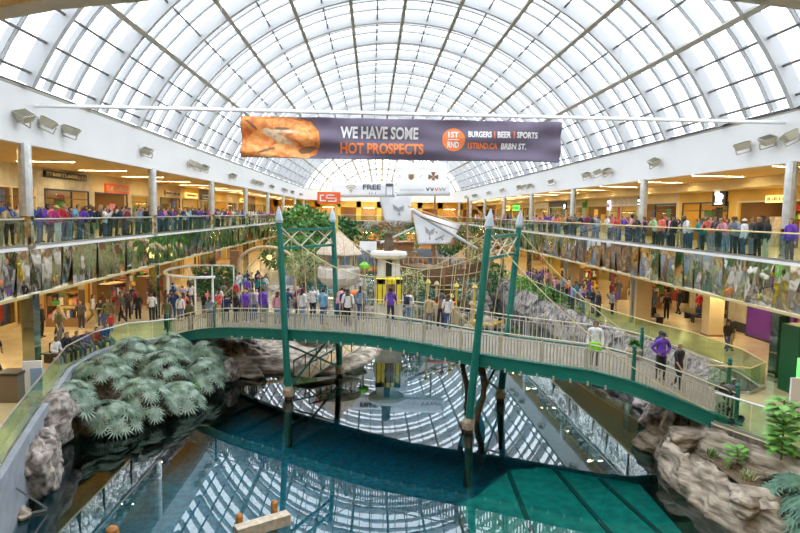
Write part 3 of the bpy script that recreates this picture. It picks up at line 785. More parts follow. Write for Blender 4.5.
def text_on(txt, x0, x1, z0, z1, m, name, parent=banner, out=.03, mapf=on_banner, bold=.0):
    cu = bpy.data.curves.new(name, 'FONT'); cu.body = txt; cu.size = 1; cu.resolution_u = 3; cu.offset = bold
    o = bpy.data.objects.new(name, cu); COL.objects.link(o)
    dg = bpy.context.evaluated_depsgraph_get(); me = bpy.data.meshes.new_from_object(o.evaluated_get(dg))
    COL.objects.unlink(o); bpy.data.objects.remove(o)
    bm = bmesh.new(); bm.from_mesh(me)
    xs = [v.co.x for v in bm.verts]; ys = [v.co.y for v in bm.verts]
    a, c, d, e = min(xs), max(xs), min(ys), max(ys)
    for v in bm.verts: v.co = (x0+(v.co.x-a)/(c-a)*(x1-x0), 0, z0+(v.co.y-d)/(e-d)*(z1-z0))
    n = int((x1-x0)/.06)
    for i in range(1, n):
        bmesh.ops.bisect_plane(bm, geom=bm.verts[:]+bm.edges[:]+bm.faces[:], plane_co=(x0+(x1-x0)*i/n, 0, 0), plane_no=(1, 0, 0))
    for i in range(1, 7):
        bmesh.ops.bisect_plane(bm, geom=bm.verts[:]+bm.edges[:]+bm.faces[:], plane_co=(0, 0, z0+(z1-z0)*i/7), plane_no=(0, 0, 1))
    for v in bm.verts: v.co = mapf(v.co.x, v.co.z, out)
    bm.to_mesh(me); bm.free(); me.materials.clear(); me.materials.append(m)
    o = bpy.data.objects.new(name, me); COL.objects.link(o); o.parent = parent
    return o
BO = .035
text_on('WE HAVE SOME', -1.29, 1.80, 4.50, 4.97, M['banner_white'], 'white_lettering', bold=BO)
text_on('HOT PROSPECTS', -1.29, 2.02, 3.90, 4.34, M['banner_orange'], 'orange_lettering', bold=BO)
text_on('1ST', 3.00, 3.42, 4.60, 4.84, M['banner_white'], 'badge_lettering', out=.034, bold=BO)
text_on('RND', 2.97, 3.44, 4.20, 4.44, M['banner_white'], 'badge_lettering', out=.034, bold=BO)
blob('badge_bar', M['banner_white'], [(2.98, 4.50), (3.43, 4.50), (3.43, 4.54), (2.98, 4.54)], .03)
text_on('BURGERS', 3.80, 4.75, 4.62, 4.87, M['banner_white'], 'white_lettering', bold=BO)
text_on('BEER', 4.98, 5.52, 4.62, 4.87, M['banner_white'], 'white_lettering', bold=BO)
text_on('SPORTS', 5.76, 6.62, 4.62, 4.87, M['banner_white'], 'white_lettering', bold=BO)
for x in (4.84, 5.62): blob('divider_bar', M['banner_orange'], [(x, 4.60), (x+.05, 4.60), (x+.05, 4.88), (x, 4.88)], .03)
text_on('1STRND.CA', 3.80, 5.02, 4.18, 4.42, M['banner_orange'], 'orange_lettering', bold=BO)
text_on('BRBN ST.', 5.16, 6.18, 4.18, 4.42, M['banner_white'], 'white_lettering', bold=BO)
for i in range(12):
    x = BX0+.05+(BX1-BX0-.1)*i/11
    b = MB(); p = on_banner(x, BZ1); b.tube([p, (x, 24.2, 5.53+.1*(x+13)/30)], .010, 5); b.build('hanging_cord', M['white_steel'], banner)

# ------------------------------------------------------------------ suspension footbridge
A0 = Vector((-3.6, 27.2)); EV = Vector((.878, -.479)); NV = Vector((.479, .878)); BW = 4.1
DZ = [(-8.2, -5.2), (-7.0, -4.78), (-5.5, -4.40), (-4, -4.18), (-2, -4.02), (0, -3.90), (2, -3.77), (4.3, -3.68), (6.7, -3.78), (8.8, -3.92), (11, -3.98), (13.4, -4.02), (14.6, -4.18), (16, -4.55), (17.4, -4.98), (18.2, -5.2)]
def dz(t):
    for (a, za), (c, zc) in zip(DZ[:-1], DZ[1:]):
        if a <= t <= c: return za+(zc-za)*(t-a)/(c-a)
    return DZ[0][1] if t < DZ[0][0] else DZ[-1][1]
def bp(t, w, z=0.0):
    p = A0+EV*t+NV*w; return (p.x, p.y, dz(t)+z)
TS = [-8.2+26.4*i/66 for i in range(67)]
bridge = empty('suspension_footbridge', (0, 0, 0)); tag(bridge, 'arched teal green suspension footbridge with cream pickets crossing the pool', 'footbridge')
b = MB()
for a, c in zip(TS[:-1], TS[1:]):
    p, q, r_, s_ = bp(a, .05), bp(a, BW-.05), bp(c, BW-.05), bp(c, .05)
    dn = lambda v, d: (v[0], v[1], v[2]-d)
    b.face([p, s_, r_, q]); b.face([dn(p, .16), dn(q, .16), dn(r_, .16), dn(s_, .16)])
b.build('deck', M['bridge_deck'] if 'bridge_deck' in M else M['wall_tan'], bridge)
for w0, w1 in ((-.12, .06), (BW-.06, BW+.12)):
    b = MB()
    rows = [[bp(t, w0, .02) for t in TS], [bp(t, w1, .02) for t in TS], [bp(t, w1, -.44) for t in TS], [bp(t, w0, -.44) for t in TS], [bp(t, w0, .02) for t in TS]]
    b.grid(rows); g = b.build('girder', M['teal'], bridge)
    b = MB()
    rows = [[bp(t, w0-.05, z) for t in TS] for z in (.0, .05)]+[[bp(t, w1+.05, z) for t in TS] for z in (.05, .0)]
    b.grid(rows+[rows[0]]); b.build('flange', M['teal'], g)
    b = MB()
    rows = [[bp(t, w0-.05, z) for t in TS] for z in (-.46, -.42)]+[[bp(t, w1+.05, z) for t in TS] for z in (-.42, -.46)]
    b.grid(rows+[rows[0]]); b.build('flange', M['teal'], g)
for t in [-7+1.6*i for i in range(16)]:
    b = MB(); b.bar(bp(t, 0, -.3), bp(t, BW, -.3), .12, .22); b.build('cross_beam', M['teal'], bridge)
# railings: posts, rails and close pickets
RT = [-8.0+26*i/16 for i in range(17)]
for w, nm in ((0.02, 'near'), (BW-.02, 'far')):
    for a, c in zip(RT[:-1], RT[1:]):
        b = MB(); b.tube([bp(a, w, .98), bp((a+c)/2, w, .98), bp(c, w, .98)], .025, 6)
        r_ = b.build('handrail', M['pale_rail'], bridge)
        b = MB(); b.tube([bp(a, w, .80), bp(c, w, .80)], .018, 5); b.tube([bp(a, w, .08), bp(c, w, .08)], .018, 5)
        n = 13 if nm == 'near' else 8
        for i in range(n):
            t = a+(c-a)*(i+.5)/n; p = bp(t, w, .06); q = bp(t, w, .80); b.bar(p, q, .055 if nm == 'near' else .035, .02, (EV.y, -EV.x, 0))
        b.build('picket_panel', M['cream'], bridge)
    for i, a in enumerate(RT):
        big = i in (0, 2, 14, 16) 
        b = MB(); h = 1.15 if big else 1.0
        b.bar(bp(a, w, -.1), bp(a, w, h), .11 if big else .05); 
        pm = M['teal'] if big else M['cream']
        po = b.build('rail_post', pm, bridge)
        if big:
            b = MB(); p = bp(a, w, h); b.lathe(p, [(.03, 0), (.08, .05), (.08, .12), (.02, .19)], 8); b.build('post_cap', M['teal'], po)
# hanger lugs under the near girder
for i in range(30):
    t = -3.5+.62*i
    if t > 14: break
    b = MB(); p = bp(t, -.16, 0); b.box(p[0]-.03, p[0]+.03, p[1]-.03, p[1]+.03, p[2]-.52, p[2]-.36); tag(b.build('lug', M['cream'], bridge))
# towers
PT = {}
for t0, lean in ((0, -.52), (8.77, .60)):
    for w, nm in ((-.32, 'near'), (BW+.1, 'far')):
        foot_ = A0+EV*t0+NV*w; top = foot_+EV*lean
        def on(z, foot_=foot_, top=top): 
            u = (z+7.0)/8.1; p = foot_.lerp(top, u); return (p.x, p.y, z)
        PT[(t0, nm)] = on
        b = MB(); b.tube([on(-6.9), on(-3.0), on(1.1)], [.17, .15, .13], 10); po = b.build('tower_post', M['teal'], bridge)
        b = MB(); b.tube([on(1.08), on(1.16), on(1.18), on(1.5), on(1.85)], [.15, .15, .19, .13, .015], 10); b.build('finial', M['finial'], po)
        b = MB(); c = on(-6.9); b.lathe((c[0], c[1], 0), [(.13, -6.95), (.24, -6.9), (.26, -6.62), (.20, -6.5), (.2, -6.45)], 10); b.build('stone_collar', M['footing'], po)
        b = MB(); b.tube([(c[0], c[1], -6.9), (c[0]+.04, c[1], -8), (c[0], c[1], -10)], [.19, .15, .17], 8); b.build('submerged_pile', M['trunk'], po)
for t0 in (0, 8.77):
    n_, f_ = PT[(t0, 'near')], PT[(t0, 'far')]
    for z in (.75, -.1):
        b = MB(); b.bar(n_(z), f_(z), .10, .12); b.build('tower_beam', M['teal'], bridge)
    for i in range(3):
        def q(u, z): return tuple(Vector(n_(z)).lerp(Vector(f_(z)), u))
        b = MB(); b.bar(q(i/3, .72), q((i+1)/3, -.07), .045); b.build('lattice_brace', M['cream'], bridge)
        b = MB(); b.bar(q((i+1)/3, .72), q(i/3, -.07), .045); b.build('lattice_brace', M['cream'], bridge)
    # trestle braces under the deck
    b = MB(); b.bar(n_(-4.5), f_(-6.6), .08); b.build('trestle_brace', M['teal'], bridge)
    b = MB(); b.bar(f_(-4.5), n_(-6.6), .08); b.build('trestle_brace', M['teal'], bridge)
# extra crooked timber piles beside the right-hand towers
for dx, dy, k in ((.55, .9, 0), (.75, 2.0, 1), (.2, 2.9, 2)):
    c = A0+EV*8.77+Vector((dx, dy)); b = MB()
    b.tube([(c.x+.15*math.sin(z*2+k), c.y, z) for z in [-4.4-.5*i for i in range(9)]], [.12+.02*math.sin(i*2) for i in range(9)], 8)
    b.build('timber_pile', M['trunk'], bridge)
# cables: main catenaries between the towers, backstays, hangers
for nm in ('near', 'far'):
    l, r_ = PT[(0, nm)](.95), PT[(8.77, nm)](.95); w = -.16 if nm == 'near' else BW+.1
    def cab(u, l=l, r_=r_):
        p = Vector(l).lerp(Vector(r_), u); p.z -= 4*2.05*u*(1-u); return tuple(p)
    b = MB(); b.tube([cab(i/20) for i in range(21)], .024, 6); b.build('main_cable', M['rope'], bridge)
    for i in range(1, 16):
        u = i/16; p = cab(u); q = bp(8.77*u, w, 0); b = MB(); b.tube([p, (q[0], q[1], q[2]+.02)], .017, 5); b.build('hanger', M['rope'], bridge)
    for (s0, t1, sag) in ((r_, 17.2, .75), (l, -7.4, .65)):
        e1 = bp(t1, w, .1)
        def st(u, s0=s0, e1=e1, sag=sag):
            p = Vector(s0).lerp(Vector(e1), u); p.z -= 4*sag*u*(1-u)*(1 if True else 0); return tuple(p)
        b = MB(); b.tube([st(i/14) for i in range(15)], .022, 6); b.build('backstay_cable', M['rope'], bridge)
        for i in range(1, 11):
            u = i/12; p = st(u); t = (Vector(p).xy-A0).dot(EV); q = bp(t, w, 0)
            if p[2] > q[2]+.3: b = MB(); b.tube([p, q], .011, 5); b.build('hanger', M['rope'], bridge)

# ------------------------------------------------------------------ small truss gangway on the shelf under the bridge
t = empty('truss_gangway', (0, 0, 0)); tag(t, 'small teal truss gangway sloping down to the water behind the left bridge tower', 'gangway')
ga, gb = Vector((-3.9, 29.9, -6.75)), Vector((-1.4, 34.0, -6.1)); gn = Vector((.85, -.52, 0)).normalized()
for s_ in (0, 1):
    o_ = gn*1.0*s_
    for h in (0, .75):
        b = MB(); b.bar(ga+o_+Vector((0, 0, h)), gb+o_+Vector((0, 0, h)), .07); b.build('chord', M['teal'] if h else M['cream'], t)
    for i in range(6):
        p = ga.lerp(gb, i/5)+o_; b = MB(); b.bar(p, p+Vector((0, 0, .75)), .06); b.build('upright', M['teal'], t)
        if i < 5:
            q = ga.lerp(gb, (i+1)/5)+o_
            b = MB(); b.bar(p, q+Vector((0, 0, .75)), .035); b.build('diagonal', M['cream'], t)
            b = MB(); b.bar(q, p+Vector((0, 0, .75)), .035); b.build('diagonal', M['cream'], t)
b = MB(); b.bar((ga+gb)/2+gn*.5-(gb-ga)*.5, (ga+gb)/2+gn*.5+(gb-ga)*.5, .95, .06); b.build('deck', M['wall_tan'], t)

# ------------------------------------------------------------------ rocks
def rock(lab, c, size, seed, m='rock', rz=0, rough=.35, sub=5, name='rock', group=None, strata=0, flat=.0):
    bm = bmesh.new(); bmesh.ops.create_icosphere(bm, subdivisions=sub, radius=1)
    rr = random.Random(seed*13+1); planes = []
    for _ in range(17):
        while True:
            pv = Vector((rr.uniform(-1, 1), rr.uniform(-1, 1), rr.uniform(-1, 1)))
            if .2 < pv.length < 1: break
        planes.append((pv.normalized(), rr.uniform(.62, 1.0)))
    for v in bm.verts:
        p = v.co.copy(); n_ = p.normalized()
        d = min([1.12]+[h_/n_.dot(pn) for pn, h_ in planes if n_.dot(pn) > .3])
        d += rough*.42*fbm(p+Vector((seed*7.7, 0, seed)), 5, 1.7)
        d -= .09*max(0, .12-abs(noise.noise(p*2.6+Vector((seed, 1, 2)))))/.12*rough*2
        if strata: d += strata*math.sin(p.z*9+fbm(p, 2, 1.5)*3)
        q = Vector((n_.x*d*size[0], n_.y*d*size[1], n_.z*d*size[2]))
        if q.z > size[2]*(1-flat): q.z = size[2]*(1-flat)+(q.z-size[2]*(1-flat))*.25
        v.co = q
    me = bpy.data.meshes.new(name); bm.to_mesh(me); bm.free(); me.materials.append(M[m])
    o = bpy.data.objects.new(name, me); COL.objects.link(o); o.location = c; o.rotation_euler = (0, 0, rz)
    me.polygons.foreach_set('use_smooth', [True]*len(me.polygons))
    return tag(o, lab, 'rock', group)
def bank(name, lab, inner, outer, prof, seed, m, amp=.35, nu=None, nv=14, freq=.8, ustretch=1):
    """ground surface between two lines: prof(v) -> height, v 0 at inner, 1 at outer"""
    def samp(pl, u):
        pl = [Vector(p) for p in pl]; d = [0]
        for a, c in zip(pl[:-1], pl[1:]): d.append(d[-1]+(c-a).length)
        x = u*d[-1]
        for i in range(len(pl)-1):
            if x <= d[i+1]+1e-6: return pl[i].lerp(pl[i+1], (x-d[i])/(d[i+1]-d[i]))
        return pl[-1]
    L_ = sum((Vector(c)-Vector(a)).length for a, c in zip(inner[:-1], inner[1:])); nu = nu or int(L_/.12)
    rows = []
    for i in range(nu+1):
        u = i/nu; a, c = samp(inner, u), samp(outer, u); row = []
        for j in range(nv+1):
            v = j/nv; p = a.lerp(c, v); z = prof(v, u)
            q = Vector((p.x, p.y, z*ustretch)); k_ = math.sin(PI*min(max(v, .0), 1))*.7+.3
            dx = amp*fbm(q+Vector((seed, 0, 0)), 4, freq)*k_; dy = amp*fbm(q+Vector((0, seed, 9)), 4, freq)*k_; dzz = amp*1.1*fbm(q+Vector((5, 9, seed)), 4, freq)*k_
            cr_ = abs(noise.noise(q*1.9+Vector((seed, 3, 3)))); cr_ = -amp*.55*max(0, .14-cr_)/.14*k_
            st_ = amp*.35*(round(fbm(q, 2, freq*1.3)*4)/4)*k_
            row.append((p.x+dx+cr_+st_, p.y+dy, z+dzz+cr_*.6+st_))
        rows.append(row)
    b = MB(); b.grid(rows); o = b.build(name, M[m], smooth=True)
    return tag(o, lab, 'rock')
def lerpl(pts):
    def f(v, u=0):
        for (a, x), (c, y) in zip(pts[:-1], pts[1:]):
            if v <= c: return x+(y-x)*(v-a)/(c-a)
        return pts[-1][1]
    return f
# near right bank
bank('rock_bank', 'long pale layered rock ledge along the near right pool edge', [(10.1, 9), (10.0, 12), (9.95, 14.8), (9.65, 16), (9.6, 17.7), (9.8, 19.2), (10.6, 20.9), (12.0, 23.5)], [(12.75, 9), (12.75, 13.5), (12.35, 16.2), (11.6, 17.8), (11.2, 18.4), (12.1, 20.6), (13.4, 22.6)],
     lerpl([(0, -8.0), (.06, -7.2), (.14, -6.7), (.28, -6.15), (.38, -6.0), (.44, -6.35), (.8, -6.35), (.88, -5.7), (1, -5.3)]), 3, 'rock_pale', .30, nv=44, freq=1.1)
b = MB(); rows = []
for i in range(24):
    u = i/23; row = []
    for j in range(7):
        v = j/6; x = 10.75+(12.45-10.75)*v-.8*max(0, u-.55)*v; y = 11.5+6.6*u
        row.append((x, y, -6.02+.12*fbm((x, y, 3), 3, 2)))
    rows.append(row)
b.grid(rows); o = b.build('planting_bed', M['soil'], smooth=True); tag(o, 'brown soil planting bed behind the near right rock ledge', 'planting bed')
rock('smooth pale boulder at the right foot of the bridge', (10.9, 19.2, -6.0), (.75, .55, .55), 11, 'rock_pale', .3, .2, flat=.3)
rock('rounded pale rock low at the waterline beside the bridge foot', (10.7, 20.9, -6.7), (.6, .8, .6), 14, 'rock_pale', .5, .3)
rock('pale slab rock at the near end of the right ledge', (10.6, 15.2, -6.2), (.8, .7, .4), 17, 'rock_pale', .2, .3, flat=.2)
rock('dark wet boulder under the right end of the bridge', (12.3, 23.4, -6.7), (1.0, 1.0, .8), 21, 'rock', .2, .35)
rock('low brown rock at the waterline behind the right bridge end', (13.0, 26.0, -6.9), (.8, 1.5, .6), 22, 'rock', .1, .35)
# right rock wall beyond the bridge
bank('rock_wall', 'long grey ribbed rock wall along the right shore beyond the bridge', [(12.4, 23.6), (13.6, 25.5), (14.4, 28), (14.0, 31.6), (13.5, 36), (13.2, 41), (13.0, 60), (12.6, 84), (12.4, 115)],
     [(13.9, 22.8), (15.7, 24.0), (16.1, 27), (15.2, 31.6), (14.45, 36), (14.15, 41), (14.05, 60), (13.65, 84), (13.4, 115)],
     lerpl([(0, -8.4), (.15, -7.1), (.3, -6.3), (.55, -5.5), (.8, -5.05), (1, -5.15)]), 8, 'rock_grey', .42, nu=520, nv=26, freq=.9, ustretch=.5)
# left near boulders
rock('large craggy grey rock against the left pool wall, nearest the camera', (-10.5, 18.1, -6.35), (.85, 1.3, 1.2), 31, 'rock', .2, .6, strata=.05)
rock('craggy grey rock against the left pool wall, next to the shrubs', (-11.3, 20.6, -6.1), (.95, 1.5, 1.15), 33, 'rock', .1, .6, strata=.05)
rock('angular grey rock wedged between the two craggy rocks at the left wall', (-10.7, 19.4, -6.5), (.7, .9, .9), 38, 'rock', .7, .6)
rock('small pale rock on top of the left wall below the white board', (-11.9, 22.6, -5.9), (.5, .8, .7), 35, 'rock', .4, .4)
rock('low flat rock at the waterline below the near left boulders', (-9.9, 16.4, -7.0), (.4, .5, .22), 36, 'rock_pale', .4, .3)
# left shelf under the bridge
bank('rock_shelf', 'wide flat pale rock shelf under the left half of the bridge', [(-9.0, 27.5), (-7.3, 30.3), (-5.8, 30.9), (-3.7, 30.6), (-1.3, 30.6), (.5, 33.1), (1.5, 38)], [(-12.4, 30), (-10.4, 33), (-8.2, 36), (-6.8, 38.5), (-5.5, 41.5), (-4.5, 43), (-3, 44)],
     lerpl([(0, -8.0), (.05, -7.1), (.12, -6.85), (.3, -6.75), (.36, -6.5), (.6, -6.35), (.66, -5.95), (.9, -5.6), (1, -5.3)]), 5, 'rock_pale', .26, nv=48, freq=.6)
rock('flat pale boulder at the front of the shelf under the bridge', (-6.3, 30.6, -6.9), (1.0, .6, .35), 41, 'rock_pale', .1, .25, flat=.3)
rock('brown overhanging rock under the left bridge abutment', (-7.3, 33.6, -6.3), (1.8, .9, .8), 42, 'rock', -.3, .4)
rock('reddish grey rock under the deck behind the left tower', (-2.2, 36.2, -6.2), (2.2, 1.2, .7), 43, 'rock_pale', -.2, .35)
rock('big dark bank boulder beside the left shrubs at the pool edge', (-7.3, 29.8, -6.6), (.7, .7, .8), 44, 'rock', .3, .4)
# bank under the left shrubs
bank('earth_bank', 'dark earth bank planted with shrubs on the left shore', [(-11.2, 20.6), (-11.0, 22.4), (-9.6, 22.7), (-8.4, 24.1), (-7.5, 26.6), (-7.1, 29), (-7.6, 31)], [(-11.9, 22.6), (-12.3, 24.6), (-12.5, 27), (-12.2, 29), (-11.4, 30), (-10.3, 31)],
     lerpl([(0, -7.9), (.12, -7.1), (.4, -6.6), (.8, -5.8), (1, -5.35)]), 6, 'soil', .3, nv=16)
# rocky island and shore in the middle distance
isl = [((-4.2, 45, -6.9), (3.2, 2.4, 1.5), 'rock', 'grey rock mound below the thatched hut'), ((.8, 46, -6.8), (3.2, 2.2, 1.5), 'rock', 'grey rock mound below the white ringed tower'),
       ((4.3, 48.5, -7.0), (2.0, 1.8, 1.2), 'rock_pale', 'pale rock right of the white ringed tower'), ((8.8, 44.5, -6.80), (1.9, 1.0, .75), 'rock_pale', 'flat pale rock islet seen between the right bridge towers'),
       ((6.5, 52, -7.2), (2.2, 1.6, .8), 'rock', 'low rock in front of the galleon bow'), ((-7.2, 50, -6.2), (2.2, 2.6, 1.6), 'rock', 'tall rock at the left shore behind the bridge crowd'),
       ((1.5, 40.5, -7.00), (1.7, .9, .45), 'rock_pale', 'low pale rock just behind the middle of the bridge'), ((4.6, 40, -7.05), (1.5, .8, .4), 'rock', 'low grey rock behind the middle of the bridge'),
       ((11.2, 33.5, -7.00), (.9, 1.6, .45), 'rock', 'low rock in the water behind the right bridge tower')]
for i, (c, s_, m_, l_) in enumerate(isl): rock(l_, c, s_, 60+i, m_, R.uniform(0, 1), .35, flat=.15)

# ------------------------------------------------------------------ plants
def leaf(b, base, d, up, L_, W, droop=.3, segs=2):
    d = Vector(d).normalized(); side = d.cross(Vector(up))
    if side.length < 1e-3: side = d.cross(Vector((1, 0, 0)))
    side.normalize(); n = side.cross(d)
    base = Vector(base); n0 = len(b.v)
    prof = {2: (.35, 1, .0), 3: (.3, 1, .8, 0)}[segs] if segs in (2, 3) else (.3, 1, 0)
    for i in range(segs+1):
        u = i/segs; p = base+d*L_*u-Vector((0, 0, 1))*droop*L_*u*u; wd = W*prof[i]/2+.002
        b.v.append(tuple(p-side*wd)); b.v.append(tuple(p+side*wd))
    for i in range(segs):
        a = n0+2*i; b.f.append((a, a+1, a+3, a+2)); b.m.append(b.mi)
def rnd_dir(r, zmin=-1):
    while True:
        v = Vector((r.uniform(-1, 1), r.uniform(-1, 1), r.uniform(zmin, 1)))
        if .05 < v.length < 1: return v.normalized()
def fan_shrub(lab, c, rx, ry, h, n, seed, m='leaf_dusty', L_=.42, nl=11, name='fan_leaf_shrub', grp=None, lw=.09):
    r = random.Random(seed); t = empty(name, c); tag(t, lab, 'shrub', grp)
    b = MB(); st = MB()
    for i in range(n):
        a = r.uniform(0, 2*PI); q = math.sqrt(r.random()); x, y = rx*q*math.cos(a), ry*q*math.sin(a)
        z = h*math.sqrt(max(.02, 1-q*q))*r.uniform(.75, 1.05)+.05
        nrm = Vector((x/rx*.9, y/ry*.9, .9)).normalized(); u = nrm.cross(Vector((0, 1, .2))).normalized(); v = nrm.cross(u)
        a0 = r.uniform(0, 1)
        for k_ in range(nl):
            an = 2*PI*(k_+a0)/nl; d = u*math.cos(an)+v*math.sin(an)+nrm*.18
            leaf(b, (x, y, z), d, nrm, L_*r.uniform(.8, 1.15), lw, .28)
        if i % 3 == 0: st.tube([(x*.3, y*.3, 0), (x*.8, y*.8, z*.6), (x, y, z)], .018, 4)
    b.build('foliage', M[m], t); st.build('stems', M['stem'], t); return t
shr = [(-11.4, 22.6, -6.4, 1.0, 1.0, 1.3), (-10.1, 22.9, -7.0, 1.1, .8, 1.1), (-11.2, 24.8, -6.0, 1.2, 1.2, 1.45), (-9.4, 24.2, -6.9, 1.3, 1.1, 1.5), (-8.3, 25.6, -7.0, 1.0, 1.1, 1.1),
       (-11.0, 27.4, -5.9, 1.2, 1.2, 1.55), (-9.4, 27.0, -6.4, 1.3, 1.2, 1.6), (-7.9, 27.9, -6.8, 1.0, 1.1, 1.3), (-9.9, 29.4, -6.1, 1.2, 1.0, 1.5), (-8.3, 29.6, -6.4, 1.0, 1.0, 1.4)]
words_ = ['nearest the white board', 'lowest at the near water edge', 'beside the left railing', 'in the middle front of the clump', 'overhanging the water in front', 'behind the railing bench', 'tallest in the centre of the clump', 'at the right front over the water', 'at the back beside the bridge start', 'rightmost beside the rock shelf']
for i, (x, y, z, rx, ry, h) in enumerate(shr):
    fan_shrub('grey-green fan-leaved shrub %s' % words_[i], (x, y, z), rx, ry, h, 90, 100+i, 'leaf_dusty', .38, 13, lw=.055)
# a few bright sprigs among them
for i, (x, y, z) in enumerate(((-9.7, 24.3, -5.8), (-8.1, 26.6, -6.6), (-10.8, 24.6, -5.2))):
    t = empty('green_sprig', (x, y, z)); tag(t, 'bright green sprig growing %s' % ['in the centre of the grey-green shrubs', 'low among the shrubs by the water', 'high among the shrubs near the railing'][i], 'plant')
    b = MB(); r = random.Random(i)
    for k_ in range(26): leaf(b, (r.uniform(-.15, .15), r.uniform(-.15, .15), r.uniform(0, .3)), rnd_dir(r, .1), (0, 0, 1), .45, .1, .3)
    b.build('foliage', M['leaf_bright'], t)
# near right: fern-like shrub, broad-leaved sapling, bedding plants
fan_shrub('feathery blue-green shrub in the bottom right corner', (12.0, 13.6, -6.2), 1.25, 1.5, 1.0, 80, 201, 'leaf_blue', .42, 16, lw=.07)
fan_shrub('feathery blue-green shrub low behind the right ledge', (11.9, 15.4, -6.3), .8, .8, .7, 40, 202, 'leaf_blue', .38, 16, lw=.07)
def sapling(lab, c, h, n, seed, L_=.38, W=.22, spread=.32, m='leaf_bright', z0=.35):
    r = random.Random(seed); t = empty('broad_leaf_sapling', c); tag(t, lab, 'plant')
    b = MB(); b.tube([(0, 0, 0), (.04, 0, h*.5), (0, .03, h)], [.03, .025, .012], 6); b.build('stem', M['stem'], t)
    b = MB()
    for i in range(n):
        z = h*(z0+(1-z0)*i/n); a = i*2.4; d = Vector((math.cos(a), math.sin(a), r.uniform(.0, 1.1))); p = d*spread*.35; leaf(b, (p.x, p.y, z), d, (0, 0, 1), L_*r.uniform(.8, 1.2), W, .35, 3)
    b.build('foliage', M[m], t); return t
sapling('tall broad-leaved green sapling behind the right ledge', (12.15, 16.3, -6.1), 2.45, 80, 1, .42, .30, .5)
sapling('broad-leaved sapling at the right frame edge', (12.45, 15.0, -6.2), 2.2, 60, 2, .42, .30, .5)
sapling('small bright broad-leaved plant in the middle of the right planting bed', (11.35, 17.1, -6.0), .6, 18, 3, .34, .24, z0=.2)
for i, (x, y) in enumerate(((11.0, 17.8), (11.1, 16.2), (11.85, 16.7), (11.0, 17.0), (11.6, 17.7))):
    t = empty('grassy_plant', (x, y, -6.0)); tag(t, 'yellow-green grassy tuft in the right planting bed, %s' % ['nearest the bridge', 'at the front', 'at the back beside the sapling', 'in the middle', 'under the bright broad-leaved plant'][i], 'plant')
    b = MB(); r = random.Random(i+50)
    for k_ in range(34): d = rnd_dir(r, .3); d.z += .7; leaf(b, (r.uniform(-.14, .14), r.uniform(-.14, .14), 0), d, (0, 0, 1), r.uniform(.25, .5), .035, .3)
    b.build('foliage', M['leaf_pale' if i % 2 else 'leaf_mid'], t)
def tree(lab, c, h, rx, rz_, n, seed, m, L_=.5, W=.22, name='leafy_tree', trunk=True, ry=None):
    r = random.Random(seed); t = empty(name, c); tag(t, lab, 'tree')
    b = MB()
    for i in range(n):
        d = rnd_dir(r); q = r.uniform(.45, 1)**.6; k_ = 1+.25*fbm(d*1.5+Vector((seed, 0, 0)), 2)
        p = Vector((d.x*rx*q*k_, d.y*(ry or rx)*q*k_, h+d.z*rz_*q*k_)); dd = (d+rnd_dir(r)*.8)
        leaf(b, p, dd, rnd_dir(r), L_*r.uniform(.7, 1.2), W, .2)
    b.build('foliage', M[m], t)
    if trunk:
        b = MB(); b.tube([(0, 0, 0), (.1, 0, h*.5), (0, 0, h)], [.16, .12, .06], 6)
        for k_ in range(4): a = k_*1.6; b.tube([(0, 0, h*.6), (rx*.5*math.cos(a), rx*.5*math.sin(a), h+rz_*.2)], [.07, .02], 5)
        b.build('trunk', M['stem'], t)
    return t
tree('big dark green tree behind the left bridge tower reaching the upper floor', (-6.8, 60, -5.2), 5.2, 3.1, 2.1, 1500, 1, 'leaf_mid', .55, .3)
tree('darker green tree right of the big tree by the orange sign', (-4.0, 64, -5.2), 4.8, 2.4, 1.6, 900, 2, 'leaf_dark', .55, .3)
tree('green tree below the big tree behind the left bridge tower', (-6.6, 55, -5.2), 3.2, 2.0, 1.3, 800, 3, 'leaf_mid', .45, .24)
tree('pale yellow-green bushy tree left of the thatched hut', (-5.3, 47, -6), 3.3, 1.5, 1.15, 1100, 4, 'leaf_pale', .3, .1)
tree('pale green bush right of the white ringed tower', (3.2, 46.5, -6.2), 2.4, 1.0, 1.0, 600, 5, 'leaf_pale', .28, .1)
tree('dark bush behind the middle of the bridge', (5.0, 47.5, -6.6), 1.2, 1.2, .9, 500, 6, 'leaf_blue', .3, .12)
tree('dark green bush at the foot of the tower', (2.4, 44.2, -6.6), .9, 1.1, .7, 450, 7, 'leaf_dusty', .3, .12)
tree('green bush on top of the right rock wall beside the crowd, nearest', (14.6, 47, -5.2), .45, .9, .5, 420, 8, 'leaf_mid', .4, .14, 'leafy_bush', False, 2.2)
tree('green bush on top of the right rock wall farther from the crowd', (14.4, 54, -5.2), .5, .9, .55, 420, 9, 'leaf_bright', .4, .14, 'leafy_bush', False, 2.4)
tree('green bush on the right rock wall behind the bridge tower', (13.2, 63, -5.2), .8, 1.2, .8, 380, 10, 'leaf_dark', .4, .16, 'leafy_bush', False, 2.5)
tree('green shrubs in the left shore planting behind the arch', (-10.2, 66, -5.2), 2.0, 2.0, 1.6, 700, 11, 'leaf_mid', .45, .2)
tree('green tree on the left shore far behind the arch', (-9.6, 78, -5.2), 3.6, 2.4, 1.9, 800, 12, 'leaf_dark', .5, .25)
tree('green tree on the far right shore behind the galleon', (11.2, 84, -7.2), 5.2, 2.6, 2.0, 800, 13, 'leaf_dark', .5, .25)
tree('yellow-green tree far behind the galleon stern', (13.0, 72, -5.2), 2.4, 1.6, 1.6, 500, 14, 'leaf_pale', .4, .2)
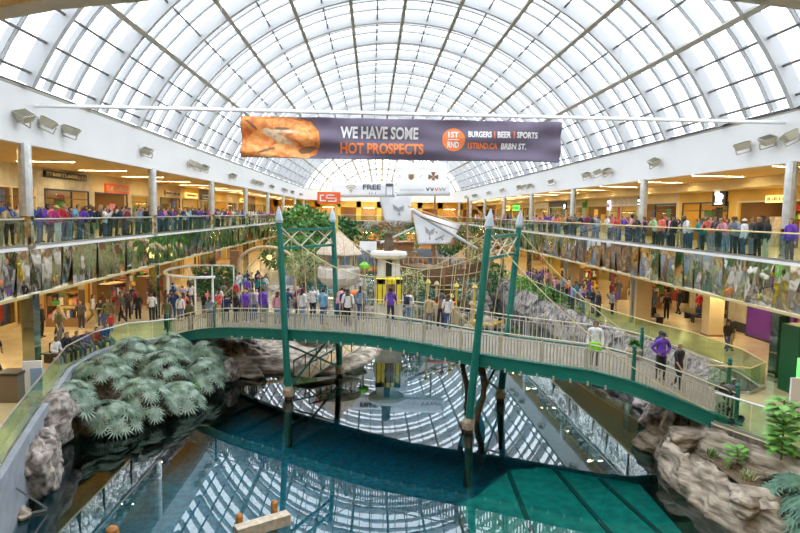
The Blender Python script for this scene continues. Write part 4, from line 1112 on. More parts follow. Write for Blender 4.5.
for i in range(7):
    x = -10.5+3.6*i
    tree('planter greenery below the far upper railing, %s from the left' % ordn(i+1), (x, 110+R.uniform(-2, 2), -5.2 if abs(x) > 10 else -7), 3.8, 2.4, 1.6, 380, 20+i, ['leaf_dark', 'leaf_mid', 'leaf_pale'][i % 3], .6, .3)

# ------------------------------------------------------------------ galleon replica
hx, hy, hz = 6.5, 63.0, ZW
ship = empty('galleon', (hx, hy, hz), math.radians(-38)); tag(ship, 'brown wooden galleon replica with white sails moored in the middle of the pool', 'ship')
b = MB(); rows = []
nS = 26
for i in range(nS+1):
    u = i/nS; x = -6.5+13*u; hw = 1.9*math.sin(PI*min(1, .12+u*.95))**.5 if u < 1 else .05
    sh = 3.3+1.5*(2*u-1)**2+(1.1 if u < .3 else 0); row = []
    for j in range(9):
        a = j/8; row.append((x+(.9*a*a if u > .8 else -.4*a if u < .1 else 0), -hw*math.sin(a*PI/2)**.6*(1-.18*max(0, a-.6)), -.6+sh*a+.3*a))
    rows.append(row)
b.grid(rows); rows2 = [[(p[0], -p[1], p[2]) for p in r_] for r_ in rows]; b.grid(rows2); b.grid([[r_[8] for r_ in rows], [r_[8] for r_ in rows2]])
h_ = b.build('hull', M['hull'], ship)
for a in (.45, .62, .8):
    b = MB(); j = int(a*8); b.tube([(r_[j][0], r_[j][1]-.03, r_[j][2]) for r_ in rows], .06, 5); b.build('wale', M['pole_tan'] if a > .6 else M['gold'], h_)
b = MB(); b.box(-6.6, -3.4, -1.5, 1.5, 3.3, 5.4); b.box(-6.8, -3.2, -1.65, 1.65, 5.4, 5.55); b.build('stern_castle', M['wood'], ship)
for i in range(4): b = MB(); b.box(-6.3+.8*i, -5.9+.8*i, -1.56, -1.5, 4.2, 4.8); b.build('stern_window', M['gold'], ship)
b = MB()
for i in range(14): b.tube([(-3.1+.62*i, -1.75, 3.2), (-3.1+.62*i, -1.75, 3.95)], .035, 5)
b.tube([(-3.2, -1.75, 3.95), (5.2, -1.6, 4.3)], .05, 5); b.build('deck_rail', M['pole_tan'], ship)
b = MB()
r = random.Random(3)
for i in range(7): b.lathe((-2.5+1.1*i+r.uniform(-.2, .2), r.uniform(-.9, .9), 3.3), [(.22, 0), (.3, .3), (.22, .6)], 8)
b.build('deck_barrels', M['wood'], ship)['kind'] = 'stuff'
for nm, x, top in (('main_mast', .2, 11.3), ('fore_mast', 4.2, 10.4), ('mizzen_mast', -4.6, 10.0)):
    b = MB(); b.tube([(x, 0, 2.8), (x, 0, top)], [.19, .09], 8); b.build(nm, M['wood'], ship)
b = MB(); b.tube([(6.2, 0, 4.2), (9.8, -.2, 6.2)], [.16, .07], 8); b.build('bowsprit', M['pole_tan'], ship)
ropes = [((.2, 0, 11.0), (-6.4, 1.2, 5.4)), ((.2, 0, 11.0), (6.8, 0, 4.6)), ((4.2, 0, 10), (9.6, -.2, 6)), ((-4.6, 0, 9.8), (-6.6, -1.2, 5.4)), ((.2, 0, 8), (1.8, -1.8, 3.6)), ((.2, 0, 8), (-1.4, -1.8, 3.6)), ((4.2, 0, 8), (5.2, -1.5, 4.2))]
for p, q in ropes: b = MB(); b.tube([p, q], .025, 4); b.build('rigging_rope', M['pole_tan'], ship)
# sails and spars, in hall coordinates
def cloth_quad(name, c, m, parent, bulge=.5, n=12):
    """four corners tl, tr, br, bl"""
    tl, tr, br, bl = [Vector(q) for q in c]; nrm = (tr-tl).cross(bl-tl).normalized()
    def f(u, v): 
        p = tl.lerp(tr, u).lerp(bl.lerp(br, u), v); return p+nrm*(-bulge*math.sin(PI*u)*math.sin(PI*v)+.05*math.sin(u*14+v*5))
    b = MB(); b.grid([[f(i/n, j/n) for i in range(n+1)] for j in range(n+1)]); o = b.build(name, m, parent, smooth=True)
    s_ = o.modifiers.new('thick', 'SOLIDIFY'); s_.thickness = .03
    return o, f
def print_on(f, polys, m, name, parent, off=-.07):
    b = MB()
    e = 1e-3
    for poly in polys:
        pts = []
        for u, v in poly:
            p = f(u, v); n_ = (f(u+e, v)-p).cross(f(u, v+e)-p).normalized(); pts.append(p+n_*off)
        b.face(pts)
    return b.build(name, m, parent)
def eagle(cu, cv, s_, asp=1):
    """small heraldic bird with raised wings: polygons in sail coordinates"""
    def P(x, y): return (cu+x*s_, cv-y*s_*asp)
    po = [[P(-.12, .1), P(.12, .1), P(.08, -.55), P(-.08, -.55)], [P(-.1, .1), P(.1, .1), P(.06, .5), P(-.12, .42)], [P(-.12, -.5), P(.12, -.5), P(.3, -.95), P(-.3, -.95)]]
    for sx in (-1, 1):
        for k_ in range(5):
            x = .2+.17*k_; po.append([P(sx*(x-.1), .15-.05*k_), P(sx*(x+.09), .15-.02*k_), P(sx*(x+.2), .55+.10*k_), P(sx*(x+.05), .6+.09*k_)])
            po.append([P(sx*(x-.1), .2), P(sx*(x+.06), .2), P(sx*(x+.02), -.35+.07*k_), P(sx*(x-.08), -.3+.07*k_)])
    return po
sails = empty('ship_sail_rig', (0, 0, 0)); bpy.data.objects.remove(sails)
def hall_part(o):          # keep hall coordinates although the parent is turned
    o.matrix_parent_inverse = (Matrix.Translation((hx, hy, hz)) @ Matrix.Rotation(math.radians(-38), 4, 'Z')).inverted(); return o
s1, f1 = cloth_quad('upper_sail', [(.6, 61.8, 3.9), (4.1, 62.2, 3.5), (4.15, 62.2, .65), (1.35, 61.8, .75)], M['sail'], ship, .12); hall_part(s1)
hall_part(print_on(f1, eagle(.56, .58, .17, 1.1), M['print_grey'], 'sail_emblem', s1)).matrix_parent_inverse = Matrix.Identity(4)
s2, f2 = cloth_quad('lower_sail', [(4.2, 62, 1.9), (9.3, 61.4, .55), (8.2, 61.2, -1.45), (4.9, 61.6, -1.65)], M['sail'], ship, .15); hall_part(s2)
print_on(f2, eagle(.36, .62, .11, 2.0)+[[(.5, .55), (.52, .5), (.75, .8), (.74, .86)], [(.5, .8), (.72, .62), (.75, .66), (.53, .85)]], M['print_grey'], 'sail_emblem', s2)
for p, q, r_, m_ in (((4.2, 61.3, 1.95), (10.9, 60.2, -1.9), .24, 'white_steel'), ((.9, 60.6, -1.5), (4.4, 61.6, .15), .13, 'white_steel'), ((3.0, 62.3, 2.6), (9.6, 61.2, .5), .07, 'pole_tan'), ((5.0, 60.9, 1.3), (10.2, 60.5, -.4), .08, 'print_brown'), ((8.2, 61.1, -1.9), (9.4, 61.3, .7), .09, 'print_brown'), ((.3, 61.9, 3.95), (4.4, 62.3, 3.55), .07, 'print_brown')):
    b = MB(); b.tube([p, q], [r_, r_*.6], 8); hall_part(b.build('yard_spar', M[m_], ship))

# hanging cloth banners in front of the far end
def hang(lab, x0, x1, z0, z1, y, name='hanging_cloth_banner', m='sail', grp=None):
    t = empty(name, (0, 0, 0)); tag(t, lab, 'banner', grp)
    def f(x, z, out=0): return (x, y-.04*math.sin(x*2.1+z)-out, z+.018*(x-2))
    b = MB(); n = 14
    b.grid([[f(x0+(x1-x0)*i/n, z0+(z1-z0)*j/4) for i in range(n+1)] for j in range(5)]); o = b.build('cloth', M[m], t, smooth=True)
    s_ = o.modifiers.new('thick', 'SOLIDIFY'); s_.thickness = .03
    for x in (x0+.2, x1-.2):
        b = MB(); zt = RZ+math.sqrt(max(1, RV**2-(x-CX)**2)); b.tube([(x, y, z1+.02*(x-2)), (x, y, zt-.2)], .018, 4); b.build('hanging_wire', M['steel'], t)
    return t, f
t1, g1 = hang('white hanging banner with wifi sign and the word FREE', -4.05, 2.3, 3.2, 4.75, 60)
text_on('FREE', -.95, .85, 3.98, 4.5, M['print_dark'], 'dark_lettering', t1, .1, g1, .03)
for k_, rr_ in enumerate((.28, .52, .76)):
    po = [(-2.15+rr_*math.cos(a), 3.72+rr_*math.sin(a)) for a in [math.radians(45+9*i) for i in range(11)]]+[(-2.15+(rr_-.1)*math.cos(a), 3.72+(rr_-.1)*math.sin(a)) for a in [math.radians(135-9*i) for i in range(11)]]
    blob('wifi_arc', M['print_khaki'], po, .08, t1, g1)
blob('wifi_dot', M['print_khaki'], ell(-2.15, 3.76, .09, .09, n=10), .08, t1, g1)
for k_, x in enumerate((-.35, -.1, .25)): blob('small_mark', M['print_grey'], [(x, 3.5), (x+.1, 3.5), (x+.12, 3.72), (x+.02, 3.72)], .08, t1, g1)
blob('dark_panel', M['print_dark'], [(1.35, 4.3), (2.1, 4.3), (2.1, 4.6), (1.35, 4.6)], .08, t1, g1)
for x in (1.35, 2.04): blob('dark_edge', M['print_dark'], [(x, 3.4), (x+.06, 3.4), (x+.06, 4.3), (x, 4.3)], .08, t1, g1)
t2, g2 = hang('white hanging banner with a row of small winged marks beside the FREE banner', 2.42, 7.85, 3.35, 4.9, 60)
for z in (4.0, 3.86): blob('thin_line_of_writing', M['print_grey'], [(2.75, z), (5.2, z), (5.2, z+.04), (2.75, z+.04)], .08, t2, g2)
for k_, (x, m_) in enumerate(((5.6, 'print_dark'), (6.05, 'print_dark'), (6.5, 'banner_orange'), (6.9, 'print_grey'), (7.25, 'print_grey'))):
    blob('winged_mark', M[m_], [(x-.2, 4.18), (x-.12, 4.2), (x, 4.0), (x+.12, 4.2), (x+.2, 4.18), (x+.06, 3.85), (x-.06, 3.85)], .08, t2, g2)
t3, g3 = hang('white hanging flag with a dark shield crest above the winged banner', 3.0, 5.3, 4.95, 6.4, 66)
blob('shield_crest', M['print_khaki'], [(3.95, 5.95), (4.65, 5.95), (4.65, 5.5), (4.3, 5.15), (3.95, 5.5)], .08, t3, g3)
blob('shield_centre', M['print_brown'], [(4.08, 5.85), (4.52, 5.85), (4.52, 5.5), (4.3, 5.3), (4.08, 5.5)], .1, t3, g3)
t4, g4 = hang('white hanging flag with a brown flared cross', 5.45, 8.3, 4.95, 6.4, 66)
for a in range(4):
    c_, s_ = math.cos(a*PI/2), math.sin(a*PI/2)
    q = [(.05, -.05), (.55, -.27), (.55, .27), (.05, .05)]
    blob('cross_arm', M['print_brown'], [(6.75+x*c_-y*s_, 5.62+x*s_+y*c_) for x, y in q], .08, t4, g4)
t5, g5 = hang('plain white hanging banner at the centre below the long banner', 2.3, 8.3, 6.45, 7.2, 66.4)

# orange-red sign on a post by the trees
t = empty('orange_post_sign', (-3.5, 58.5, ZL)); tag(t, 'square orange-red sign with white strokes on a yellow post by the trees', 'sign')
b = MB(); b.box(-.16, .16, -.16, .16, 0, 7.6); b.build('post', M['wall_gold'], t)
b = MB(); b.box(-1.85, .40, -.25, -.17, 7.62, 8.75); b.build('sign_board', M['orange_sign'], t)
b = MB()
for q in ((-1.6, -1.48, 7.85, 8.5), (-1.48, -1.0, 7.85, 7.97), (-1.0, -.2, 8.4, 8.5), (-1.0, -.88, 8.15, 8.5), (-.9, 0, 8.12, 8.22), (-.1, .02, 7.85, 8.22), (-.8, -.1, 7.82, 7.92), (-1.45, -1.2, 8.38, 8.5)):
    b.box(q[0], q[1], -.30, -.25, q[2], q[3])
b.build('white_strokes', M['banner_white'], t)

# ------------------------------------------------------------------ attractions on the island
t = empty('thatched_hut', (-2.45, 45, -7)); tag(t, 'round kiosk with conical thatched roof on a white tub base', 'hut')
b = MB(); b.lathe((0, 0, 0), [(1.75, 5.45), (1.68, 5.6), (.75, 6.55), (.06, 7.2)], 18); b.build('thatched_roof', M['thatch'], t)
for k_ in range(8):
    a = k_*PI/4; b = MB(); b.tube([(1.3*math.cos(a), 1.3*math.sin(a), 4.4), (1.3*math.cos(a), 1.3*math.sin(a), 5.6)], .08, 6); b.build('roof_post', M['pole_tan'], t)
b = MB(); b.lathe((0, 0, 0), [(.8, 2.9), (1.35, 3.25), (1.62, 3.7), (1.62, 4.35), (1.5, 4.45), (1.3, 4.45)], 20); b.build('tub', M['offwhite'], t)
b = MB(); b.lathe((0, 0, 0), [(.5, -.3), (.45, 2.9)], 12); b.build('pedestal', M['footing'], t)
t = empty('ringed_rock_tower', (1.3, 44.5, -7)); tag(t, 'white rock tower with a broad disc on top and a yellow booth at its foot', 'tower')
b = MB(); rows = []
for j in range(15):
    z = .0+5.3*j/14; row = []
    for i in range(17):
        a = 2*PI*i/16; rr_ = (1.25-.45*j/14)*(1+.22*fbm((math.cos(a), math.sin(a), z*.6), 3, 1.2)); row.append((rr_*math.cos(a), rr_*math.sin(a), z))
    rows.append(row)
b.grid(rows); b.build('rock_shaft', M['offwhite'], t, smooth=True)
b = MB(); b.lathe((0, 0, 0), [(.9, 5.15), (1.35, 5.3), (1.42, 5.5), (1.35, 5.72), (.8, 5.78)], 22); b.build('disc', M['offwhite'], t)
b = MB(); b.lathe((0, 0, 0), [(.32, 5.7), (.42, 6.1), (.28, 6.8), (.36, 7.1), (.1, 7.35)], 12); b.build('carved_top', M['trunk'], t)
b = MB(); b.box(-.22, .22, -1.1, -.5, 3.9, 5.1); b.build('dark_doorway', M['black'], t)
b = MB(); b.lathe((0, -.5, 0), [(.5, 3.05), (.9, 3.15), (.9, 3.35), (.3, 3.75)], 14); b.build('small_canopy', M['thatch'], t)
t = empty('yellow_booth', (1.3, 42.6, -7)); tag(t, 'yellow slatted booth in front of the white ringed tower', 'booth')
for z0 in (.4, 1.3): pass
b = MB(); b.box(-.95, .95, -.7, .7, 0, 2.1); b.build('base', M['wall_stone'], t)
b = MB(); b.box(-.9, -.25, -.75, -.6, 2.1, 3.9); b.box(.45, .95, -.75, -.6, 2.1, 3.9); b.box(-.9, .95, -.75, .7, 3.55, 3.9); b.build('yellow_panel', M['yellow'], t)
b = MB(); b.box(-.2, .42, -.72, -.6, 2.1, 3.55); b.build('brown_door', M['wood'], t)
b = MB()
for i in range(6): b.box(-.85+.34*i, -.8+.34*i, -.79, -.75, 2.1, 3.9)
b.build('slats', M['dark'], t)
t = empty('white_bracket_sign', (-.3, 52, -7)); tag(t, 'small white square board on a stand between hut and tower', 'sign')
b = MB(); b.tube([(0, 0, 0), (0, 0, 5.4)], .06, 6); b.build('pole', M['steel'], t); b = MB(); b.box(-.75, .75, -.05, .05, 5.3, 6.1); b.build('board', M['sail'], t)
t = empty('play_figure', (-.5, 43.8, -7)); tag(t, 'bright green play figure beside the white ringed tower', 'play figure')
b = MB(); b.lathe((0, 0, 0), [(.12, 4.35), (.42, 4.5), (.4, 4.75), (.15, 4.95)], 10); b.build('body', M['sign_green_m'] if 'sign_green_m' in M else M['green_sign'], t)
b = MB(); b.tube([(0, 0, 0), (0, 0, 4.4)], .1, 6); b.build('stand', M['footing'], t)
t = empty('play_figure', (-1.1, 42.5, -7)); tag(t, 'orange round play float on a stand below the hut', 'play figure')
b = MB(); b.lathe((0, 0, 0), [(.1, 2.6), (.38, 2.72), (.38, 2.9), (.1, 3.05)], 10); b.build('body', M['orange'], t)
b = MB(); b.tube([(0, 0, 0), (0, 0, 2.7)], .08, 6); b.build('stand', M['footing'], t)
# play posts, ropes and gilded figures between the tower and the right bridge tower
for i, (x, y, h, m_) in enumerate(((4.2, 43, 4.5, 'gold'), (5.0, 44.5, 4.2, 'pole_tan'), (5.8, 42, 3.6, 'gold'), (6.6, 45, 4.0, 'gold'), (7.4, 42.5, 3.0, 'pole_tan'), (8.2, 46, 3.8, 'gold'), (6.0, 48, 5.4, 'wood'), (7.8, 49, 5.0, 'wood'))):
    t = empty('play_post', (x, y, -8)); tag(t, '%s post of the water play area, %s from the left behind the bridge' % ({'gold': 'gilded', 'pole_tan': 'tan', 'wood': 'dark wooden'}[m_], ordn(i+1)), 'post')
    b = MB(); b.tube([(0, 0, 0), (0, 0, h)], .09, 6); b.build('pole', M[m_], t); b = MB(); b.lathe((0, 0, h-.05), [(.1, 0), (.22, .12), (.1, .35)], 8); b.build('finial', M[m_], t)
for i, (x, y, z, m_, l_) in enumerate(((5.2, 42.5, -4.9, 'orange', 'long orange floating tube across the play area'), (8.4, 41.5, -6.5, 'gold', 'gilded rowing boat lying on the islet'), (6.9, 41.0, -6.2, 'yellow', 'yellow play slide leaning over the water'))):
    t = empty(['float_tube', 'rowing_boat', 'play_slide'][i], (x, y, z)); tag(t, l_, ['tube', 'boat', 'slide'][i])
    if i == 0: b = MB(); b.tube([(-1, 0, 0), (-.4, 0, .06), (1, .1, .02)], .13, 8); b.build('tube', M[m_], t); b = MB(); b.tube([(-.9, 0, 0), (-.9, 0, -3)], .05, 5); b.tube([(.9, .1, 0), (.9, .1, -3)], .05, 5); b.build('stand', M['pole_tan'], t)
    elif i == 1:
        b = MB(); rows = []
        for k_ in range(11):
            u = k_/10; hw = .42*math.sin(PI*(.06+.88*u)); rows.append([(-1.2+2.4*u, hw*math.cos(a), -.3*math.sin(a)*.9+.35*(2*u-1)**2+.3) for a in [PI*j/8 for j in range(9)]])
        b.grid(rows); b.build('hull', M[m_], t)
        b = MB(); b.box(-.1, .1, -.38, .38, .2, .25); b.box(.5, .66, -.3, .3, .22, .27); b.build('thwart', M['wood'], t)
    else:
        b = MB(); n = 8
        for k_ in range(n): b.bar((-.8+k_*.22, 0, .9-k_*.2), (-.8+(k_+1)*.22, 0, .9-(k_+1)*.2), .5, .05)
        b.build('chute', M[m_], t); b = MB(); b.tube([(-.8, 0, .9), (-.8, 0, -1.6)], .06, 6); b.build('post', M['gold'], t)
# left shore: arch, curved white rail
t = empty('garden_arch', (-8.6, 49, ZL)); tag(t, 'tall tan rounded arch over the left shore path', 'arch')
b = MB(); pts = [(-2.3, 0, 0), (-2.3, 0, 2.4)]+[(-2.3*math.cos(a), 0, 2.4+1.45*math.sin(a)) for a in [PI*i/12 for i in range(1, 12)]]+[(2.3, 0, 2.4), (2.3, 0, 0)]
b.tube(pts, .15, 8); b.build('frame', M['pole_tan'], t)
b = MB(); b.lathe((.2, 0, 2.8), [(.08, 0), (.22, .12), (.2, .3), (.06, .4)], 10); b.build('yellow_lantern', M['sign_lit_yellow'], t)
t = empty('curved_white_rail', (-11.6, 42.5, ZL)); tag(t, 'curved white railing frame above the crowd at the left shore', 'railing')
b = MB(); b.tube([(2.9*math.cos(a)*(1.0), 3.2*math.sin(a), 2.5+.15*math.sin(a)) for a in [math.radians(130+11*i) for i in range(16)]], .09, 8); b.build('curved_rail', M['white'], t)
for a in (135, 180, 225, 270, 292):
    b = MB(); c_ = (2.9*math.cos(math.radians(a)), 3.2*math.sin(math.radians(a))); b.tube([(c_[0], c_[1], 0), (c_[0], c_[1], 2.45)], .06, 6); b.build('rail_post', M['white'], t)
b = MB(); b.box(-1.7, 1.5, 1.35, 1.4, 2.7, 2.8); b.box(1.42, 1.5, 1.35, 1.42, 0, 2.8); b.box(-.15, -.07, 1.35, 1.42, 0, 2.8); b.build('white_frame', M['white'], t)

t = empty('hedge', (-11.7, 44.6, ZL)); tag(t, 'dark green clipped hedge inside the white frame on the left shore', 'hedge')
b = MB(); r = random.Random(77)
for i in range(900): leaf(b, (r.uniform(-1.6, 1.5), r.uniform(-.35, .35), r.uniform(.2, 2.6)), rnd_dir(r), rnd_dir(r), .32, .14, .2)
b.build('foliage', M['leaf_dark'], t); b = MB(); b.box(-1.7, 1.6, -.4, .4, 0, .3); b.build('planter_box', M['footing'], t)

# ------------------------------------------------------------------ lower floor furniture
t = empty('purple_hoarding', (22.2, 31.4, ZL)); tag(t, 'tall glossy purple hoarding on the right lower floor', 'hoarding')
b = MB(); b.box(-.1, .1, -1.95, 1.9, 0, 3.0); b.build('panel', M['purple'], t)
b = MB(); b.box(-.13, .13, -1.97, 1.92, 3.0, 3.08); b.build('top_rail', M['dark'], t); b = MB(); b.box(-.13, .13, -1.97, 1.92, 0, .1); b.build('kickboard', M['dark'], t)
t = empty('screen_kiosk', (22.6, 34.6, ZL)); tag(t, 'dark kiosk with a pale violet screen beside the purple hoarding', 'kiosk')
b = MB(); b.box(-.2, .4, -1.1, 1.1, 0, 2.9); b.build('cabinet', M['dark'], t); b = MB(); b.box(-.24, -.2, -.7, .7, 1.9, 2.6); b.build('screen', M['screen'], t)
b = MB(); b.box(-.26, -.2, -.9, .9, .6, 1.7); b.build('counter_panel', M['wall_stone'], t)
t = empty('green_kiosk', (17.25, 22.2, ZL)); tag(t, 'dark green advertising kiosk at the right frame edge', 'kiosk')
b = MB(); b.box(-.7, .9, -.5, .5, 0, 2.7); b.build('cabinet', M['kiosk'], t)
b = MB(); b.box(-.45, -.1, -.53, -.5, 1.9, 2.3); b.box(.0, .4, -.53, -.5, 1.9, 2.3); b.build('window', M['steel'], t)
b = MB(); b.box(-.3, .1, -.53, -.5, .9, 1.4); b.build('lit_panel', M['sign_lit_green'], t)
b = MB(); b.box(-.22, .02, -.545, -.53, 1.05, 1.25); b.build('lit_mark', M['sign_lit'], t)
b = MB(); b.box(-.70, -.58, -.53, -.5, .7, 1.5); b.build('lit_strip', M['sign_lit_green'], t)
t = empty('white_notice_board', (14.15, 18.7, ZL)); tag(t, 'white notice board standing in front of the green kiosk', 'board')
b = MB(); b.box(-.05, .9, -.04, .04, .3, 1.55); b.build('panel', M['white'], t)
for x in (0, .8): b = MB(); b.box(x, x+.05, -.2, .2, 0, .3); b.build('foot', M['steel'], t)
t = empty('stroller', (12.1, 18.95, ZL), .5); tag(t, 'black baby stroller behind the glass at the right bridge end', 'stroller')
b = MB(); b.grid([[(-.24+.48*i/6, -.25+.45*j/8, .45+.62*(j/8)**.8+.1*math.sin(PI*i/6)*0) for i in range(7)] for j in range(9)]); b.grid([[(-.26+.52*i/6, .28*math.cos(a)+.02, .98+.22*math.sin(a)) for i in range(7)] for a in [PI*j/8 for j in range(9)]]); o = b.build('hood', M['black'], t, smooth=True); o.modifiers.new('thick', 'SOLIDIFY').thickness = .02
b = MB(); b.box(-.22, .22, -.2, .25, .35, .55); b.build('seat', M['print_dark'], t)
b = MB(); b.tube([(-.24, .2, .5), (-.24, .5, 1.05), (.24, .5, 1.05), (.24, .2, .5)], .02, 6); b.build('push_handle', M['steel'], t)
b = MB(); b.box(-.2, .2, -.15, .2, .15, .3); b.build('basket', M['black'], t)
for x in (-.28, .28):
    b = MB(); b.bar((x, -.35, .12), (x, .35, .6), .03); b.bar((x, .35, .12), (x, -.2, .6), .03); b.build('frame', M['steel'], t)
    for y in (-.35, .35):
        b = MB(); b.tube([(x-.03, y, .12), (x+.03, y, .12)], .12, 12); b.build('wheel', M['black'], t)
t = empty('round_planter', bp(14.5, 3.5, .37)); tag(t, 'green cactus-like planter at the right end of the bridge', 'planter')
b = MB(); b.lathe((0, 0, -.35), [(.25, 0), (.33, .35), (.30, .38)], 12); b.build('pot', M['footing'], t)
b = MB(); r = random.Random(9)
for k_ in range(140): d = rnd_dir(r, -.1); leaf(b, d*.06+Vector((0, 0, .2)), d, rnd_dir(r), .22, .06, .05)
b.build('foliage', M['leaf_mid'], t)
# bench on the left, bin and white board
def bench(x, y, rz, lab, n=3, back=True):
    t = empty('bench', (x, y, ZL), rz); tag(t, lab, 'bench')
    b = MB(); b.box(-.25, .25, -n*.5, n*.5, .40, .46); b.build('seat', M['black'], t)
    if back: b = MB(); b.box(.22, .27, -n*.5, n*.5, .5, .95); b.build('backrest', M['black'], t)
    for q in (-n*.45, n*.45):
        b = MB(); b.box(-.22, .22, q-.03, q+.03, 0, .4); b.build('leg', M['black'], t)
bench(-13.6, 27.6, math.radians(-16), 'long black bench full of people by the left railing', 3.6)
bench(18.6, 37.6, 0, 'low grey bench on the right lower floor by the seated person', 2.0, False)
bench(21.7, 37.9, 0, 'black bench in front of the right shops by the red-topped sitter', 2.4, False)
t = empty('litter_bin', (-12.55, 20.95, ZL)); tag(t, 'square brown litter bin by the left column', 'bin')
b = MB(); b.box(-.35, .35, -.35, .35, 0, .95); b.build('body', M['binm'], t); b = MB(); b.box(-.38, .38, -.38, .38, .95, 1.05); b.build('lid', M['dark'], t)
t = empty('white_notice_board', (-11.98, 21.15, ZL), .25); tag(t, 'white rounded notice board behind the left railing near the column', 'board')
b = MB(); b.prism([(-.3, -.05), (.3, -.05), (.3, .05), (-.3, .05)], .1, 1.35); b.build('panel', M['white'], t); b = MB(); b.box(-.05, .32, -.09, -.05, .3, 1.1); b.build('blue_print', M['blue_print'], t)
# metal frame at the lower left and the two posts rising out of the water at the bottom
t = empty('metal_frame', (-10.0, 15.9, ZW)); tag(t, 'grey metal guard frame at the water below the left wall', 'frame')
for p, q in (((-.1, .2, .0), (-.1, .2, 1.05)), ((-.1, .2, 1.05), (.35, .1, 1.0)), ((.35, .1, 1.0), (.85, .7, .1)), ((-.1, .2, .05), (.85, .7, .05)), ((-.1, -1.2, .5), (.5, -.8, .1)), ((-.1, .2, .6), (-.1, -1.2, .5))):
    b = MB(); b.bar(p, q, .05); b.build('frame_bar', M['steel'], t)
t = empty('mooring_post', (-6.7, 15.15, ZW)); tag(t, 'round-topped orange-brown post at the bottom left of the water', 'post')
b = MB(); b.lathe((0, 0, 0), [(.14, -1.8), (.15, .05), (.17, .15), (.15, .27), (.07, .34)], 12); b.build('shaft', M['post_or'], t)
t = empty('timber_float', (-2.85, 15.5, ZW), math.radians(32)); tag(t, 'pale weathered timber beam held by brown posts at the bottom of the water', 'timber beam')
b = MB(); b.box(-.75, .75, -.16, .16, .0, .30); b.build('beam', M['footing_pale'], t)
for x, h in ((-.55, .45), (.45, .55)): b = MB(); b.lathe((x, .28, 0), [(.1, -2), (.1, h), (.06, h+.05)], 8); b.build('brown_post', M['post_or'], t)

# display stands on the lower walkways
def stand(x, y, rz, lab, m, seed):
    t = empty('display_stand', (x, y, ZL), rz); tag(t, lab, 'display stand'); r = random.Random(seed)
    b = MB(); b.box(-.9, .9, -.45, .45, 0, .5); b.build('base', M[m], t)
    b = MB(); b.box(-.9, -.84, -.45, .45, .5, 2.0); b.box(.84, .9, -.45, .45, .5, 2.0); b.box(-.9, .9, -.45, .45, 1.95, 2.03); b.box(-.84, .84, -.4, .4, 1.2, 1.25); b.build('frame', M['wall_brown'], t)
    b = MB()
    for z in (.5, 1.25):
        for side in (-1, 1):
            x_ = -.8
            while x_ < .7: w_ = r.uniform(.1, .3); b.mi = r.randrange(8); b.box(x_, x_+w_*.9, side*.22-.14, side*.22+.14, z, z+r.uniform(.2, .55)); x_ += w_
    b.build('merchandise', MERCH, t)['kind'] = 'stuff'
for i, (x, y, rz, m, l_) in enumerate(((-17.6, 34.6, .1, 'wall_brown', 'brown display stand of mixed goods nearest the left lower shops'), (-16.6, 38.4, 1.4, 'wood', 'brown display stand behind the pair on the left lower floor'), (-17.8, 41.5, .2, 'wall_gold', 'gold display stand farther along the left lower floor'), (-15.9, 43.0, 1.2, 'wood', 'wooden display stand behind the left shore crowd'), (-18.0, 46.5, 0, 'wall_brown', 'brown display stand deep in the left lower arcade'),
                                         (21.8, 43.5, .2, 'wood', 'wooden display stand outside the right lower shops, nearest'), (21.0, 48.5, 1.3, 'wall_brown', 'brown display stand behind the right plaza crowd'), (20.2, 54.0, .4, 'wall_gold', 'gold display stand behind the right plaza crowd'))): stand(x, y, rz, l_, m, i)

# clutter of rocks, casks and timbers round the galleon and the play area
for i, (x, y, z, sx, sy, sz, m_, l_) in enumerate(((3.6, 56, -6.6, 1.6, 1.2, 1.6, 'rock', 'dark rock left of the galleon hull'), (10.2, 56.5, -6.8, 1.5, 1.2, 1.5, 'rock', 'dark rock under the galleon bow'), (9.6, 50.5, -6.9, 1.2, 1.0, 1.0, 'rock', 'dark rock at the right of the play area'), (-1.0, 55, -6.4, 1.8, 1.2, 1.8, 'rock', 'dark rock behind the green play figure'), (6.9, 46.4, -6.9, 1.3, .9, .9, 'rock', 'dark rock among the gilded play posts'))):
    rock(l_, (x, y, z), (sx, sy, sz), 90+i, m_, .3*i, .5)
for i, (x, y) in enumerate(((4.0, 50.0), (8.4, 51.5), (11.6, 58), (.2, 50))):
    tree('dark bush in the middle of the island, %s from the left' % ordn((2, 3, 4, 1)[i]), (x, y, -6.6), 1.6, 1.2, 1.0, 420, 60+i, ('leaf_dark', 'leaf_dusty')[i % 2], .32, .13)

